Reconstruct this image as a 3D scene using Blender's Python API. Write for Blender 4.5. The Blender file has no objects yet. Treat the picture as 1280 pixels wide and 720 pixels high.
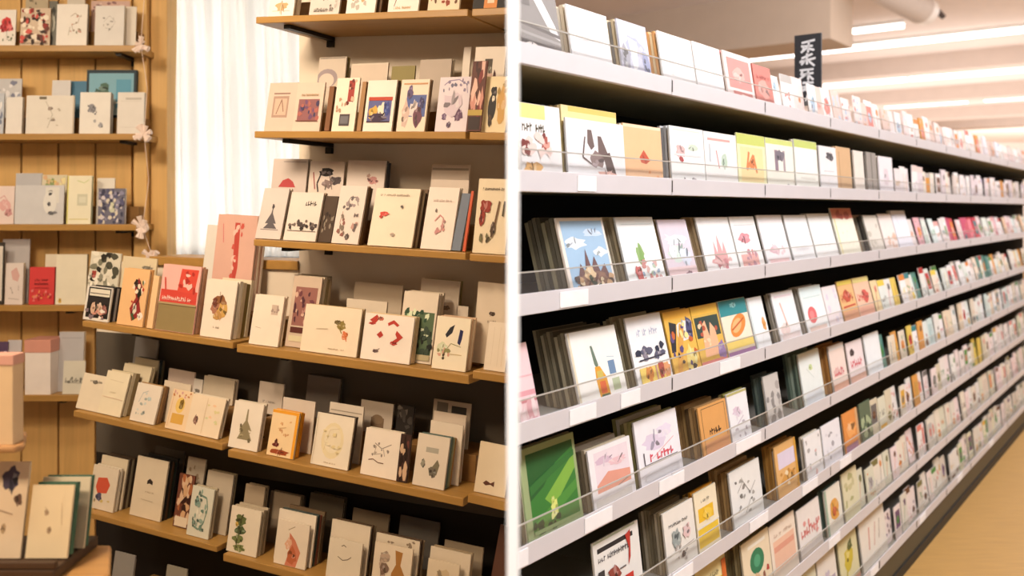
import bpy, math, random
from mathutils import Vector, Matrix
R = math.radians
CAM = 1.79            # eye height in metres
F = 1125.0            # focal length in photo pixels (1280 wide frame)
HX, HY = 640.0, 261.0 # principal point: centre column, horizon row
col = bpy.context.scene.collection

# ------------------------------------------------------------------ helpers
def lin(c):
    if len(c) == 3: c = ''.join(x+x for x in c)
    v = [int(c[i:i+2], 16) / 255 for i in (0, 2, 4)]
    return [x/12.92 if x <= .04045 else ((x+.055)/1.055)**2.4 for x in v] + [1]

NAMED = dict(white='e9e5df', cream='e6d9bf', ivory='e0d2b4', grey='b8b2ac', lgrey='cfcac4', dgrey='6e6863', black='1c1917', red='b8282a',
             pink='e7a9a2', lpink='eccfc8', orange='d98436', gold='d9a53a', yellow='e9c94a', lime='b9c552', green='4d8a3c', dgreen='24523a',
             teal='2c7f84', blue='4a6fa8', lblue='a9c4d8', navy='272f4c', purple='6a4a68', lilac='c3b6c8', brown='6b4328', dbrown='33221a',
             tan='c7a679', kraft='a98c66', olive='77713f', salmon='d9796a', rust='93402a', slate='58646e')
_mats = {}
def mat(c, rough=.55, kind='paper', metal=0, spec=.35):
    c = NAMED.get(c, c)
    key = (c, rough, kind, metal)
    if key in _mats: return _mats[key]
    m = bpy.data.materials.new(f'{kind}_{c}')
    m.use_nodes = True
    nt = m.node_tree; b = nt.nodes['Principled BSDF']
    b.inputs['Roughness'].default_value = rough
    b.inputs['Metallic'].default_value = metal
    b.inputs['Specular IOR Level'].default_value = spec
    L = lin(c)
    tc = nt.nodes.new('ShaderNodeTexCoord')
    mp = nt.nodes.new('ShaderNodeMapping')
    nz = nt.nodes.new('ShaderNodeTexNoise')
    mx = nt.nodes.new('ShaderNodeMix'); mx.data_type = 'RGBA'
    nt.links.new(tc.outputs['Object'], mp.inputs['Vector'])
    nt.links.new(mp.outputs['Vector'], nz.inputs['Vector'])
    if kind == 'wood':
        mp.inputs['Scale'].default_value = (3, 40, 40); nz.inputs['Scale'].default_value = 1.6
        nz.inputs['Detail'].default_value = 6; k0, k1 = .72, 1.18
    elif kind == 'pine':
        mp.inputs['Scale'].default_value = (26, 26, 1.6); nz.inputs['Scale'].default_value = 1.3
        nz.inputs['Detail'].default_value = 5; nz.inputs['Distortion'].default_value = .6; k0, k1 = .74, 1.16
    elif kind == 'plaster':
        nz.inputs['Scale'].default_value = 5; k0, k1 = .94, 1.04
    elif kind == 'metal':
        nz.inputs['Scale'].default_value = 9; k0, k1 = .95, 1.04
    else:
        nz.inputs['Scale'].default_value = 22; k0, k1 = .93, 1.05
    mx.inputs[6].default_value = [min(1, x*k0) for x in L[:3]] + [1]
    mx.inputs[7].default_value = [min(1, x*k1) for x in L[:3]] + [1]
    nt.links.new(nz.outputs['Fac'], mx.inputs[0])
    nt.links.new(mx.outputs[2], b.inputs['Base Color'])
    if kind in ('wood', 'pine', 'plaster'):
        bp = nt.nodes.new('ShaderNodeBump'); bp.inputs['Strength'].default_value = .12
        bp.inputs['Distance'].default_value = .003
        nt.links.new(nz.outputs['Fac'], bp.inputs['Height']); nt.links.new(bp.outputs['Normal'], b.inputs['Normal'])
    _mats[key] = m
    return m

def clear_mat():
    m = bpy.data.materials.new('clear_acrylic'); m.use_nodes = True
    nt = m.node_tree; nt.nodes.clear()
    o = nt.nodes.new('ShaderNodeOutputMaterial'); t = nt.nodes.new('ShaderNodeBsdfTransparent')
    g = nt.nodes.new('ShaderNodeBsdfGlossy'); g.inputs['Roughness'].default_value = .12
    d = nt.nodes.new('ShaderNodeBsdfDiffuse'); d.inputs['Color'].default_value = (.9, .9, .9, 1)
    t.inputs['Color'].default_value = (.96, .96, .96, 1)
    a = nt.nodes.new('ShaderNodeMixShader'); a.inputs[0].default_value = .045
    b = nt.nodes.new('ShaderNodeMixShader'); b.inputs[0].default_value = .02
    nt.links.new(t.outputs[0], a.inputs[1]); nt.links.new(g.outputs[0], a.inputs[2])
    nt.links.new(a.outputs[0], b.inputs[1]); nt.links.new(d.outputs[0], b.inputs[2])
    nt.links.new(b.outputs[0], o.inputs['Surface'])
    return m

def emit_mat(name, c, s):
    m = bpy.data.materials.new(name); m.use_nodes = True
    nt = m.node_tree; nt.nodes.clear()
    o = nt.nodes.new('ShaderNodeOutputMaterial'); e = nt.nodes.new('ShaderNodeEmission')
    e.inputs['Color'].default_value = lin(c); e.inputs['Strength'].default_value = s
    nt.links.new(e.outputs[0], o.inputs['Surface'])
    return m

class MB:
    def __init__(self): self.v = []; self.f = []; self.m = []; self.ms = []
    def mi(self, m):
        if m not in self.ms: self.ms.append(m)
        return self.ms.index(m)
    def poly(self, pts, m):
        b = len(self.v); self.v += [tuple(p) for p in pts]
        self.f.append(tuple(range(b, b+len(pts)))); self.m.append(self.mi(m))
    def hexa(self, p, m):   # p: 8 points, bottom ring 0-3 then top ring 4-7
        b = len(self.v); self.v += [tuple(q) for q in p]; k = self.mi(m)
        for q in ((0,3,2,1),(4,5,6,7),(0,1,5,4),(1,2,6,5),(2,3,7,6),(3,0,4,7)):
            self.f.append(tuple(b+i for i in q)); self.m.append(k)
        return self
    def box(self, x0, y0, z0, x1, y1, z1, m):
        return self.hexa([(x0,y0,z0),(x1,y0,z0),(x1,y1,z0),(x0,y1,z0),(x0,y0,z1),(x1,y0,z1),(x1,y1,z1),(x0,y1,z1)], m)
    def prism(self, pts, z0, z1, m):
        b = len(self.v); n = len(pts); k = self.mi(m)
        self.v += [(p[0], p[1], z0) for p in pts] + [(p[0], p[1], z1) for p in pts]
        self.f.append(tuple(b+i for i in reversed(range(n)))); self.m.append(k)
        self.f.append(tuple(b+n+i for i in range(n))); self.m.append(k)
        for i in range(n):
            j = (i+1) % n
            self.f.append((b+i, b+j, b+n+j, b+n+i)); self.m.append(k)
        return self
    def tube(self, a, c, r, m, n=8, r2=None):
        a, c = Vector(a), Vector(c); d = (c-a).normalized(); r2 = r if r2 is None else r2
        u = d.orthogonal().normalized(); w = d.cross(u); b = len(self.v); k = self.mi(m)
        for p, rr in ((a, r), (c, r2)):
            for i in range(n):
                t = 2*math.pi*i/n; self.v.append(tuple(p + (u*math.cos(t) + w*math.sin(t))*rr))
        for i in range(n):
            j = (i+1) % n; self.f.append((b+i, b+j, b+n+j, b+n+i)); self.m.append(k)
        self.f.append(tuple(b+i for i in reversed(range(n)))); self.f.append(tuple(b+n+i for i in range(n))); self.m += [k, k]
        return self
    def mesh(self, name):
        me = bpy.data.meshes.new(name); me.from_pydata(self.v, [], self.f)
        for m in self.ms: me.materials.append(m)
        me.polygons.foreach_set('material_index', self.m); me.update()
        return me
    def build(self, name, parent=None, bevel=0, fix=True):
        me = self.mesh(name)
        if fix:
            import bmesh
            bm = bmesh.new(); bm.from_mesh(me); bmesh.ops.recalc_face_normals(bm, faces=bm.faces); bm.to_mesh(me); bm.free()
        o = bpy.data.objects.new(name, me); col.objects.link(o)
        if parent: o.parent = parent
        if bevel:
            md = o.modifiers.new('edge', 'BEVEL'); md.width = bevel; md.segments = 2; md.limit_method = 'ANGLE'
        return o

_labels = {}
def tag(o, label, cat, group=None, kind=None):
    o['label'] = label; o['category'] = cat
    if group: o['group'] = group
    if kind: o['kind'] = kind
    n = len(label.replace('-', ' ').split())
    if n > 16 or n < 4: print('LABEL LENGTH', n, label)
    if label in _labels and _labels[label] != group or (label in _labels and not group): print('DUP LABEL', label)
    _labels[label] = group
    return o
def struct(o): o['kind'] = 'structure'; return o
def empty(name, M=None):
    o = bpy.data.objects.new(name, None); o.empty_display_size = .05; col.objects.link(o)
    if M is not None: o.matrix_world = M
    return o

# ------------------------------------------------------------------ printed art on a card face
# each item, unit square of the face: r rectangle | e ellipse | b blob | t lettering | f scattered blots | p polygon | l stroke
def tint(c, k):
    c = NAMED.get(c, c); c = ''.join(x+x for x in c) if len(c) == 3 else c
    v = [int(c[i:i+2], 16) for i in (0, 2, 4)]
    v = [x*k for x in v] if k < 1 else [255-(255-x)/k for x in v]
    return ''.join('%02x' % (min(255, max(0, int(x)))//8*8) for x in v)
def art_polys(art, seed):
    rnd = random.Random(seed); out = []
    def blob(cx, cy, rx, ry, c, n=9, jit=.3, rot=0):
        pts = []
        for i in range(n):
            a = 2*math.pi*i/n; k = 1 + jit*(rnd.random()*2-1)
            x, y = math.cos(a)*rx*k, math.sin(a)*ry*k
            pts.append((cx + x*math.cos(rot) - y*math.sin(rot), cy + x*math.sin(rot) + y*math.cos(rot)))
        out.append((pts, c))
    for it in [s.split() for s in art.split(';') if s.strip()]:
        k = it[0]
        if k == 'r':
            x0, y0, x1, y1 = map(float, it[1:5]); out.append(([(x0,y0),(x1,y0),(x1,y1),(x0,y1)], it[5]))
        elif k == 'e':
            cx, cy, rx, ry = map(float, it[1:5]); blob(cx, cy, rx, ry, it[5], 16, 0, R(float(it[6])) if len(it) > 6 else 0)
        elif k == 'b':
            cx, cy, rx, ry = map(float, it[1:5]); blob(cx, cy, rx, ry, it[5], 15, .26)
            for q in range(4):      # the motif's own inner drawing: lighter and darker patches of ink
                a = rnd.random()*6.28; u = rnd.uniform(.25, .8)
                blob(cx+math.cos(a)*rx*u, cy+math.sin(a)*ry*u, rx*rnd.uniform(.16, .42), ry*rnd.uniform(.14, .36), tint(it[5], rnd.choice([.6, .75, 1.3, 1.5])), 8, .4, a)
        elif k == 'f':
            x0, y0, x1, y1, n, s = map(float, it[1:7])
            for i in range(int(n)):
                blob(x0+(x1-x0)*rnd.random(), y0+(y1-y0)*rnd.random(), s*(.6+.8*rnd.random()), s*(.5+.6*rnd.random()), rnd.choice(it[7].split(',')), 7, .4)
        elif k == 't':
            x0, y0, x1, y1, n = map(float, it[1:6]); n = int(n); hh = (y1-y0)/n
            for i in range(n):
                y = y1-(i+1)*hh; x = x0
                while x < x1-.02:
                    w = hh*.5*(.6+.6*rnd.random()); w = min(w, .12)
                    if x+w > x1: break
                    if rnd.random() < .86:
                        sl = hh*.12*(rnd.random()-.3); q = hh*(.5+.25*rnd.random()); s = w*.3
                        out.append(([(x,y),(x+s,y),(x+s+sl,y+q),(x+sl,y+q)], it[6]))
                        j = rnd.random()*.6*q
                        out.append(([(x+s,y+j),(x+w*.85,y+j+q*.1),(x+w*.85,y+j+q*.35),(x+s,y+j+q*.25)], it[6]))
                    x += w
        elif k == 'p':
            q = list(map(float, it[2:])); out.append((list(zip(q[::2], q[1::2])), it[1]))
        elif k == 'l':
            w = float(it[1])/2; q = list(map(float, it[3:])); P = list(zip(q[::2], q[1::2]))
            for (ax, ay), (bx, by) in zip(P, P[1:]):
                d = math.hypot(bx-ax, by-ay) or 1; nx, ny = -(by-ay)/d*w, (bx-ax)/d*w
                out.append(([(ax+nx,ay+ny),(bx+nx,by+ny),(bx-nx,by-ny),(ax-nx,ay-ny)], it[2]))
    return out

def card_mesh(w, h, t, c, art='', seed=0, edge=None):
    b = MB(); body = mat(c)
    y0, y1 = -t-.003, -.003
    b.hexa([(0,y0,0),(w,y0,0),(w,y1,0),(0,y1,0),(0,y0,h),(w,y0,h),(w,y1,h),(0,y1,h)], body)
    if edge:
        for i in (3, 5): b.m[i] = b.mi(mat(edge))
    # the fold line of the card shows as a thin inner leaf at the back
    y = y0
    for pts, cc in art_polys(art, seed):
        y -= .00006
        P = [(min(max(x, .004), .996)*w, y, min(max(z, .004), .996)*h) for x, z in pts]
        ar = sum(P[i][0]*P[(i+1) % len(P)][2]-P[(i+1) % len(P)][0]*P[i][2] for i in range(len(P)))
        if ar < 0: P.reverse()
        b.poly(P, mat(cc))
    return b.mesh('card_face')

def clip_x(pts, fx, lim, keep_less=True):
    """cut a convex outline where fx(point) passes lim"""
    out = []
    for i in range(len(pts)):
        p, q = pts[i], pts[(i+1) % len(pts)]; a, c = fx(p)-lim, fx(q)-lim
        if not keep_less: a, c = -a, -c
        if a <= 0: out.append(p)
        if (a < 0 < c) or (c < 0 < a):
            t = a/(a-c); out.append((p[0]+(q[0]-p[0])*t, p[1]+(q[1]-p[1])*t))
    return out

class Shelf:
    """frame of a shelf's top front edge; ex along it (viewer's left to right), ey into the wall, ez up"""
    def __init__(s, o, ex, ey, lean, cap, front=.012, rise=.065, back=.145, deep=None, blean=None):
        s.o = Vector(o); s.ex = Vector(ex).normalized(); s.ey = Vector(ey).normalized()
        s.ez = s.ex.cross(s.ey).normalized()
        s.lean = R(lean); s.cap = cap; s.front = front; s.rise = rise; s.back = back; s.deep = deep; s.blean = blean
    def s_at(s, px, off=0, up=0):
        k = (px-HX)/F; q = s.o + s.ey*off + s.ez*up
        return (k*q.y - q.x)/(s.ex.x - k*s.ex.y)
    def h_at(s, pt, py, lean):
        k = (HY-py)/F; u = s.ez*math.cos(lean) + s.ey*math.sin(lean)
        return (k*pt.y - (pt.z-CAM))/(u.z - k*u.y)
    def M(s, sx, off, up, lean, yaw=0):
        m = Matrix((s.ex, s.ey, s.ez)).transposed().to_4x4()
        m.translation = s.o + s.ex*sx + s.ey*off + s.ez*up
        return m @ Matrix.Rotation(yaw, 4, 'Z') @ Matrix.Rotation(-lean, 4, 'X')

ENV = ['d8cbb4', 'c9b79a', 'e0d8ca', 'bba888', 'ddd0c0']
n_card = [0]
def put_card(sh, x0, x1, ytop, c, art, desc, n=0, nc=None, back=False, lean=None, t=.005, off=None, hmax=.26, hmin=.03,
             env=True, gap=.007, name='greeting_card', minx=None, group=None, tail='', nw=1.0, up=None):
    lean = (R(sh.blean) if back and sh.blean is not None else sh.lean) if lean is None else R(lean)
    off = (sh.back if back else sh.front) + .008 if off is None else off
    up = (sh.rise if back else 0) if up is None else up
    t0 = t + .003
    ry = .122 if sh.ex.y < -.1 else .09          # front of the riser step
    if sh.rise > 0 and sh.ey.x > -.5: up = 0 if off < ry - .004 else sh.rise
    off += t0*math.cos(lean)
    lift = .0005
    sa, sb = sh.s_at(x0, off), sh.s_at(x1, off)
    if sb < sa: sa, sb = sb, sa
    w = sb - sa
    p = sh.o + sh.ex*sa + sh.ey*off + sh.ez*up
    h = min(max(sh.h_at(p, ytop, lean), hmin), hmax)
    n_card[0] += 1
    me = card_mesh(w, h, t, c, art, n_card[0])
    o = bpy.data.objects.new(name, me); col.objects.link(o)
    M = sh.M(sa, off, up+lift, lean); o.matrix_world = M
    tag(o, f'{desc}{tail} {sh.cap}', 'greeting card', group)
    if env:
        e = MB(); e.box(.001, -.0028, .0005, w-.001 if w > .01 else w, -.0002, h*.93, mat(ENV[n_card[0] % 5]))
        eo = e.build('envelope', o, fix=False)
    if n:
        n = max(1, round(n*.72)); gap *= 1.35
        nc = nc or 'ddd2bf'; cs = nc.split(',')
        meshes = []
        for i, cc in enumerate(cs):
            b = MB(); b.box(.002, -gap*.84, 0, (w-.002)*nw, 0, h*(1-.03*(i % 3)), mat(cc)); meshes.append(b.mesh('stock_card'))
        short = desc
        for i in range(n):
            q = bpy.data.objects.new('stock_card', meshes[i % len(cs)]); col.objects.link(q)
            oo = off + .002 + gap*(i+1)
            q.matrix_world = sh.M(sa+.001*math.sin(i*2.3)+.001, oo, up+lift, lean)
            T_ = q.matrix_world; far_ = T_ @ Vector((w, 0, h))
            if (sh.o.x < 0 and far_.x > PL - .002) or (sh.deep and oo + h*math.sin(lean) > sh.deep) or (sh.deep and up == 0 and sh.rise > 0 and oo > ry - .018):
                bpy.data.objects.remove(q); break
            if (q.matrix_world.translation.x < .016) and sh.o.x > 0 and sh.ey.x < -.5:   # must stay on its own side of the partition
                bpy.data.objects.remove(q); break
            tag(q, f'plain stock behind the {short} {sh.cap}', 'greeting card', f'stock behind the {short} {sh.cap}'[:60])
    return o

# ================================================================== camera
cd = bpy.data.cameras.new('camera'); cam = bpy.data.objects.new('camera', cd); col.objects.link(cam)
cam.location = (0, 0, CAM); cam.rotation_euler = (R(90), 0, 0)
cd.sensor_width = 36; cd.lens = 36*F/1280; cd.shift_y = (HY-360)/1280; cd.clip_start = .02; cd.clip_end = 200
bpy.context.scene.camera = cam

def at(px, py, y): return Vector(((px-HX)/F*y, y, CAM + (HY-py)/F*y))

# ================================================================== shared shell
W_WALL = mat('f4f2ef', .8, 'plaster')
PL, PR, PY0 = -.0058, .0080, 1.0        # partition faces and its free end
b = MB(); b.box(PL, PY0, 0, PR, 34, 4.29, W_WALL); struct(b.build('wall_partition', bevel=.001))

# ------------------------------------------------------------------ room with the wooden shelves
OAK = mat('ad8446', .42, 'wood', spec=.5); PINE = mat('dcb271', .5, 'pine'); PLAST = mat('e6dac8', .85, 'plaster')
DARK = mat('1a1512', .5, 'metal'); PINE2 = mat('e0b878', .5, 'pine')
DX = Vector((.904, -.427, 0)).normalized(); DN = Vector((.427, .904, 0)).normalized()   # along the plaster wall / into it
P0 = Vector((-.10, 2.3, 0))                                   # on the plane of the shelf fronts
def plane_pt(px, py, off=0):
    """where the sight line through a photo pixel meets the plane OFF metres behind the shelf fronts"""
    k = (px-HX)/F; o = P0 + DN*off
    t = (k*o.y - o.x)/(DX.x - k*DX.y); q = o + DX*t
    return Vector((q.x, q.y, CAM + (HY-py)/F*q.y))
WOFF = .25
# plaster wall: full height to the right of the window, low below the window
def wall_quad(pa, pb, z0, z1, name, th=.1):
    a = plane_pt(pa, 0, WOFF); c = plane_pt(pb, 0, WOFF)
    b = MB(); b.prism([(a.x, a.y), (c.x, c.y), ((c+DN*th).x, (c+DN*th).y), ((a+DN*th).x, (a+DN*th).y)], z0, z1, PLAST)
    return struct(b.build(name))
LOWTOP = plane_pt(220, 332, WOFF).z
c = plane_pt(374, 0, WOFF); e0 = P0 + DN*WOFF; tt = (PL-.002-e0.x)/DX.x; e = e0 + DX*tt
b = MB(); b.prism([(c.x, c.y), (e.x, e.y), (e.x, e.y+.16), (c.x, 4.12), (c.x-.0, 4.12)][:5], 0, 2.95, PLAST)
struct(b.build('wall_right'))
a = plane_pt(121, 0, WOFF)
b = MB(); g = DN*.1; b.prism([(a.x, a.y), (c.x-.001, c.y+.0005), (c.x-.001, c.y+.12), (a.x+g.x, a.y+g.y)], 0, LOWTOP, PLAST)
struct(b.build('wall_window'))
b = MB(); a2 = plane_pt(186, 0, WOFF-.015); c2 = plane_pt(372, 0, WOFF-.015)
g = DN*.17; b.prism([(a2.x, a2.y), (c2.x, c2.y), (c2.x, c2.y+.15), (a2.x+g.x, a2.y+g.y)], LOWTOP, LOWTOP+.03, OAK)
struct(b.build('trim_1', bevel=.003))
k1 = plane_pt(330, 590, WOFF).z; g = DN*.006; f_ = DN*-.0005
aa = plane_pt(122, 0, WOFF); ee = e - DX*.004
b = MB(); b.prism([((aa-g).x, (aa-g).y), ((ee-g).x-.004, (ee-g).y), ((ee+f_).x-.004, (ee+f_).y), ((aa+f_).x, (aa+f_).y)], .1, k1-.02, mat('1d1815', .7, 'plaster')); struct(b.build('wall_shade_low'))  # near-black sheet standing in for the shade behind the lowest shelves
b = MB(); b.prism([((aa-g).x, (aa-g).y), ((ee-g).x-.004, (ee-g).y), ((ee+f_).x-.004, (ee+f_).y), ((aa+f_).x, (aa+f_).y)], k1-.0195, CAM-.44, mat('5c554c', .8, 'plaster')); struct(b.build('wall_shade_mid'))  # grey-brown sheet, shade of the wall under sill height put into its colour
# pine boarded wall, frontal
YW = 3.95; b = MB(); pitch = 46.3/F*YW; x = (27.5-HX)/F*YW - 6*pitch
xe = (173-HX)/F*YW; b.box(-3.2, YW+.02, 0, xe+.04, YW+.06, 2.95, mat('3a2510', .8, 'plaster'))
while x < xe:
    x1 = min(x+pitch-.008, xe); b.box(x, YW, 0, x1, YW+.022, 2.95, PINE); x += pitch
struct(b.build('wall_left', bevel=.003))
b = MB(); b.box((173-HX)/F*YW, YW-.05, 0, (189-HX)/F*YW, YW+.06, 2.95, PINE2); b.box((190.5-HX)/F*YW, YW-.02, 0, (211-HX)/F*YW, YW+.10, 2.95, PINE)
struct(b.build('trim_2', bevel=.004))
b = MB(); b.box(-3.3, -1.6, 0, -3.2, 4.3, 2.95, PLAST); struct(b.build('wall_side'))
b = MB(); b.box(-3.3, -1.7, 0, -.35, -1.6, 2.95, PLAST); struct(b.build('wall_behind'))
b = MB(); b.box(-3.3, -1.7, 2.95, PL-.002, 4.4, 3.02, PLAST); struct(b.build('ceiling_left'))
b = MB(); b.box(-3.3, -1.7, -.05, PL-.002, 4.4, 0, mat('7a5836', .5, 'wood')); struct(b.build('floor_left'))
# window: frame, glass, and the sheer curtain in front of it
YG = 4.2; xl, xr = (178-HX)/F*YG, c.x+.02
b = MB()
WF = mat('eeeae2', .5, 'plaster')
for (u0, u1, z0, z1) in ((xl-.05, xl+.04, .9, 2.95), (xr-.04, xr+.05, .9, 2.95), (xl, xr, .9, 1.45), (xl, xr, 2.85, 2.95), ((xl+xr)/2-.025, (xl+xr)/2+.025, 1.4, 2.95), (xl, xr, 2.2, 2.24)):
    b.box(u0, YG, z0, u1, YG+.05, z1, WF)
wn = struct(b.build('window_1', bevel=.004))
b = MB(); b.box(xl, YG+.02, 1.4, xr, YG+.026, 2.9, clear_mat()); g = b.build('window_glass', wn)
m = bpy.data.materials.new('sheer_curtain'); m.use_nodes = True; nt = m.node_tree; nt.nodes.clear()
o_ = nt.nodes.new('ShaderNodeOutputMaterial'); d_ = nt.nodes.new('ShaderNodeBsdfDiffuse'); t_ = nt.nodes.new('ShaderNodeBsdfTranslucent'); mx = nt.nodes.new('ShaderNodeMixShader')
for q in (d_, t_): q.inputs['Color'].default_value = (.93, .92, .9, 1)
mx.inputs[0].default_value = .6
wv = nt.nodes.new('ShaderNodeTexNoise'); wv.inputs['Scale'].default_value = 7; bp = nt.nodes.new('ShaderNodeBump'); bp.inputs['Strength'].default_value = .3; bp.inputs['Distance'].default_value = .01
nt.links.new(wv.outputs['Fac'], bp.inputs['Height']); nt.links.new(bp.outputs[0], d_.inputs['Normal'])
nt.links.new(d_.outputs[0], mx.inputs[1]); nt.links.new(t_.outputs[0], mx.inputs[2]); nt.links.new(mx.outputs[0], o_.inputs[0])
YC = 4.03; b = MB(); n = 150; rows = 22; x0 = (200-HX)/F*YC; x1 = c.x - .01; zt, zb = 2.93, LOWTOP-.02
vs = []
for j in range(rows+1):
    v = j/rows
    for i in range(n+1):
        u = i/n; drift = -.03*(1-v)**1.5*(1-u)
        fold = .024*math.sin(u*26+1.3*math.sin(v*3)) + .016*math.sin(u*61+v*4) + .009*math.sin(u*150+v*9)
        vs.append((x0+(x1-x0)*u+drift, YC+fold, zb+(zt-zb)*v))
b.v = vs; k = b.mi(m)
for j in range(rows):
    for i in range(n):
        q = j*(n+1)+i; b.f.append((q, q+1, q+n+2, q+n+1)); b.m.append(k)
cu = b.build('curtain', fix=False); cu.data.polygons.foreach_set('use_smooth', [True]*len(cu.data.polygons))
md = cu.modifiers.new('thick', 'SOLIDIFY'); md.thickness = .0015
tag(cu, 'sheer white curtain glowing with daylight beside the pine boards', 'curtain')
b = MB(); b.tube((x0-.05, YC, 2.935), (x1, YC, 2.935), .008, DARK); tag(b.build('curtain_rod'), 'thin rod the white sheer curtain hangs from', 'curtain rod')

# ================================================================== wooden shelves
def wood_shelf(name, o, ex, ey, length, th, depth, label, brackets=(), riser=None, clipx=None, rise=.065, wallz=None):
    ex = Vector(ex).normalized(); ey = Vector(ey).normalized(); ez = ex.cross(ey).normalized()
    M = Matrix((ex, ey, ez)).transposed().to_4x4(); M.translation = o
    root = empty(name, M); tag(root, label, 'shelf', 'oak and pine wall shelves' if 0 else None)
    b = MB(); L = length
    fx = lambda p: o.x + ex.x*p[0] + ey.x*p[1]
    cut = lambda pts: clip_x(pts, fx, clipx) if clipx is not None else pts
    b.prism(cut([(0, 0), (length, 0), (length, depth), (0, depth)]), -th, 0, OAK)
    b.build('board', root, bevel=.002)
    for s in brackets:
        b = MB(); b.box(s-.012, .03, -th-.012, s+.012, depth, -th-.0005, DARK)
        b.box(s-.012, depth-.010, -th-.032, s+.012, depth, -th-.0125, DARK)
        b.build('bracket', root)
    if riser:
        b = MB(); r0, r1 = riser; ry = .122 if ex.y < -.1 else .09
        b.prism(cut([(r0, ry), (r1, ry), (r1, depth-.004), (r0, depth-.004)]), .0003, rise-.0003, mat('8f6a3c', .5, 'wood')); b.build('riser', root, bevel=.0015)
    return root

def main_shelf(key, la, lb, th, cap, lean, label, br=(), riser=True, clip=False, rise=.065):
    o = plane_pt(*la); q = plane_pt(*lb); ex = (q-o).normalized()
    L = (q-o).length + (.2 if clip else 0)
    dp = WOFF-.008
    wood_shelf('wooden_shelf', o, ex, DN, L, th, dp, label, br, (.03, L-.03) if riser else None, PL-.003, rise)
    SH[key] = Shelf(o, ex, DN, lean, cap, rise=rise if riser else 0, deep=WOFF-.009, blean=min(lean, 6))
SH = {}
main_shelf('a1', (320,21), (585,11), .019, 'on the highest plaster-wall shelf', 8, 'highest long oak shelf on the plaster wall beside the curtain top', (.09,))
main_shelf('a1c', (590,11), (633,9), .019, 'on the highest plaster-wall shelf', 8, 'short oak shelf end by the white partition, topmost one', clip=True, riser=False)
main_shelf('a2', (318,164), (582,164.5), .019, 'on the second plaster-wall shelf', 9, 'second oak shelf on the plaster wall, beside the curtain', (.09,))
main_shelf('a2c', (587,165), (633,166), .019, 'on the second plaster-wall shelf', 9, 'short oak shelf end by the white partition, second from top', clip=True, riser=False)
main_shelf('a3', (317,299), (582,316), .019, 'on the third plaster-wall shelf', 14, 'third oak shelf on the plaster wall, under the wreath cards', (.09,))
main_shelf('a3c', (587,317), (633,320), .019, 'on the third plaster-wall shelf', 8, 'short oak shelf end by the white partition, third from top', clip=True, riser=False)
main_shelf('a4', (103,401), (291,428), .019, 'on the sill-height shelf', 8, 'oak shelf at sill height below the curtain, holding pink card', (.2,))
main_shelf('a4b', (296,430), (586,469), .024, 'on the sill-height shelf', 10, 'long oak shelf at sill height, holding the red petal card', (.15,))
main_shelf('a4c', (591,463), (633,469), .021, 'on the sill-height shelf', 10, 'short oak shelf end by the partition at sill height', clip=True, riser=False)
main_shelf('a5', (92,513), (278,555), .020, 'on the fifth plaster-wall shelf', 15, 'oak shelf under the sill-height one, behind the pine-wall corner', (.2,))
main_shelf('a5b', (285,562), (579,623), .022, 'on the fifth plaster-wall shelf', 11, 'long oak shelf holding the orange and fir tree cards', (.15,), rise=.075)
main_shelf('a5c', (585,617), (633,628), .022, 'on the fifth plaster-wall shelf', 10, 'short oak shelf end under the bow tie card', clip=True, riser=False)
main_shelf('a6', (110,640), (271,683), .018, 'on the sixth plaster-wall shelf', 9, 'dim oak shelf low down, holding the red balloon card', (.2,), riser=False)
main_shelf('a6b', (279,692), (588,772), .022, 'on the sixth plaster-wall shelf', 9, 'lowest long oak shelf, holding the golden vase card', (.15,), riser=False)
main_shelf('a6c', (594,762), (633,776), .022, 'on the sixth plaster-wall shelf', 9, 'lowest short oak shelf end beside the partition', clip=True, riser=False)
main_shelf('a7', (118,752), (300,806), .02, 'on the seventh plaster-wall shelf', 9, 'oak shelf in deep shade under the red balloon card', riser=False)
YS = 3.75
def pine_shelf(key, ytop, x1, cap, label, lean=4, riser=True):
    o = at(-190, ytop, YS); L = (x1+190)/F*YS
    wood_shelf('wooden_shelf', o, (1,0,0), (0,1,0), L, .026, .197, label, (L-.09,), (.02, L-.03) if riser else None, rise=.075)
    SH[key] = Shelf(o, (1,0,0), (0,1,0), lean, cap, front=.008, rise=.075 if riser else 0, back=.10, deep=.196)
pine_shelf('p1', 56.5, 171, 'on the top pine-wall shelf', 'top pine-wall shelf with the red flower card')
pine_shelf('p2', 167, 176, 'on the second pine-wall shelf', 'second pine-wall shelf below the framed blue landscape')
pine_shelf('p3', 280.5, 171, 'on the third pine-wall shelf', 'third pine-wall shelf with the dark floral card')
pine_shelf('p4', 381.5, 108, 'on the fourth pine-wall shelf', 'fourth pine-wall shelf under the red lettered card', riser=False)
pine_shelf('p5', 494, 100, 'on the fifth pine-wall shelf', 'fifth pine-wall shelf under the white box', riser=False)

# ================================================================== cards in this room
A = lambda k, *a, **kw: put_card(SH[k], *a, **kw)
skt = 'dgrey'
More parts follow.
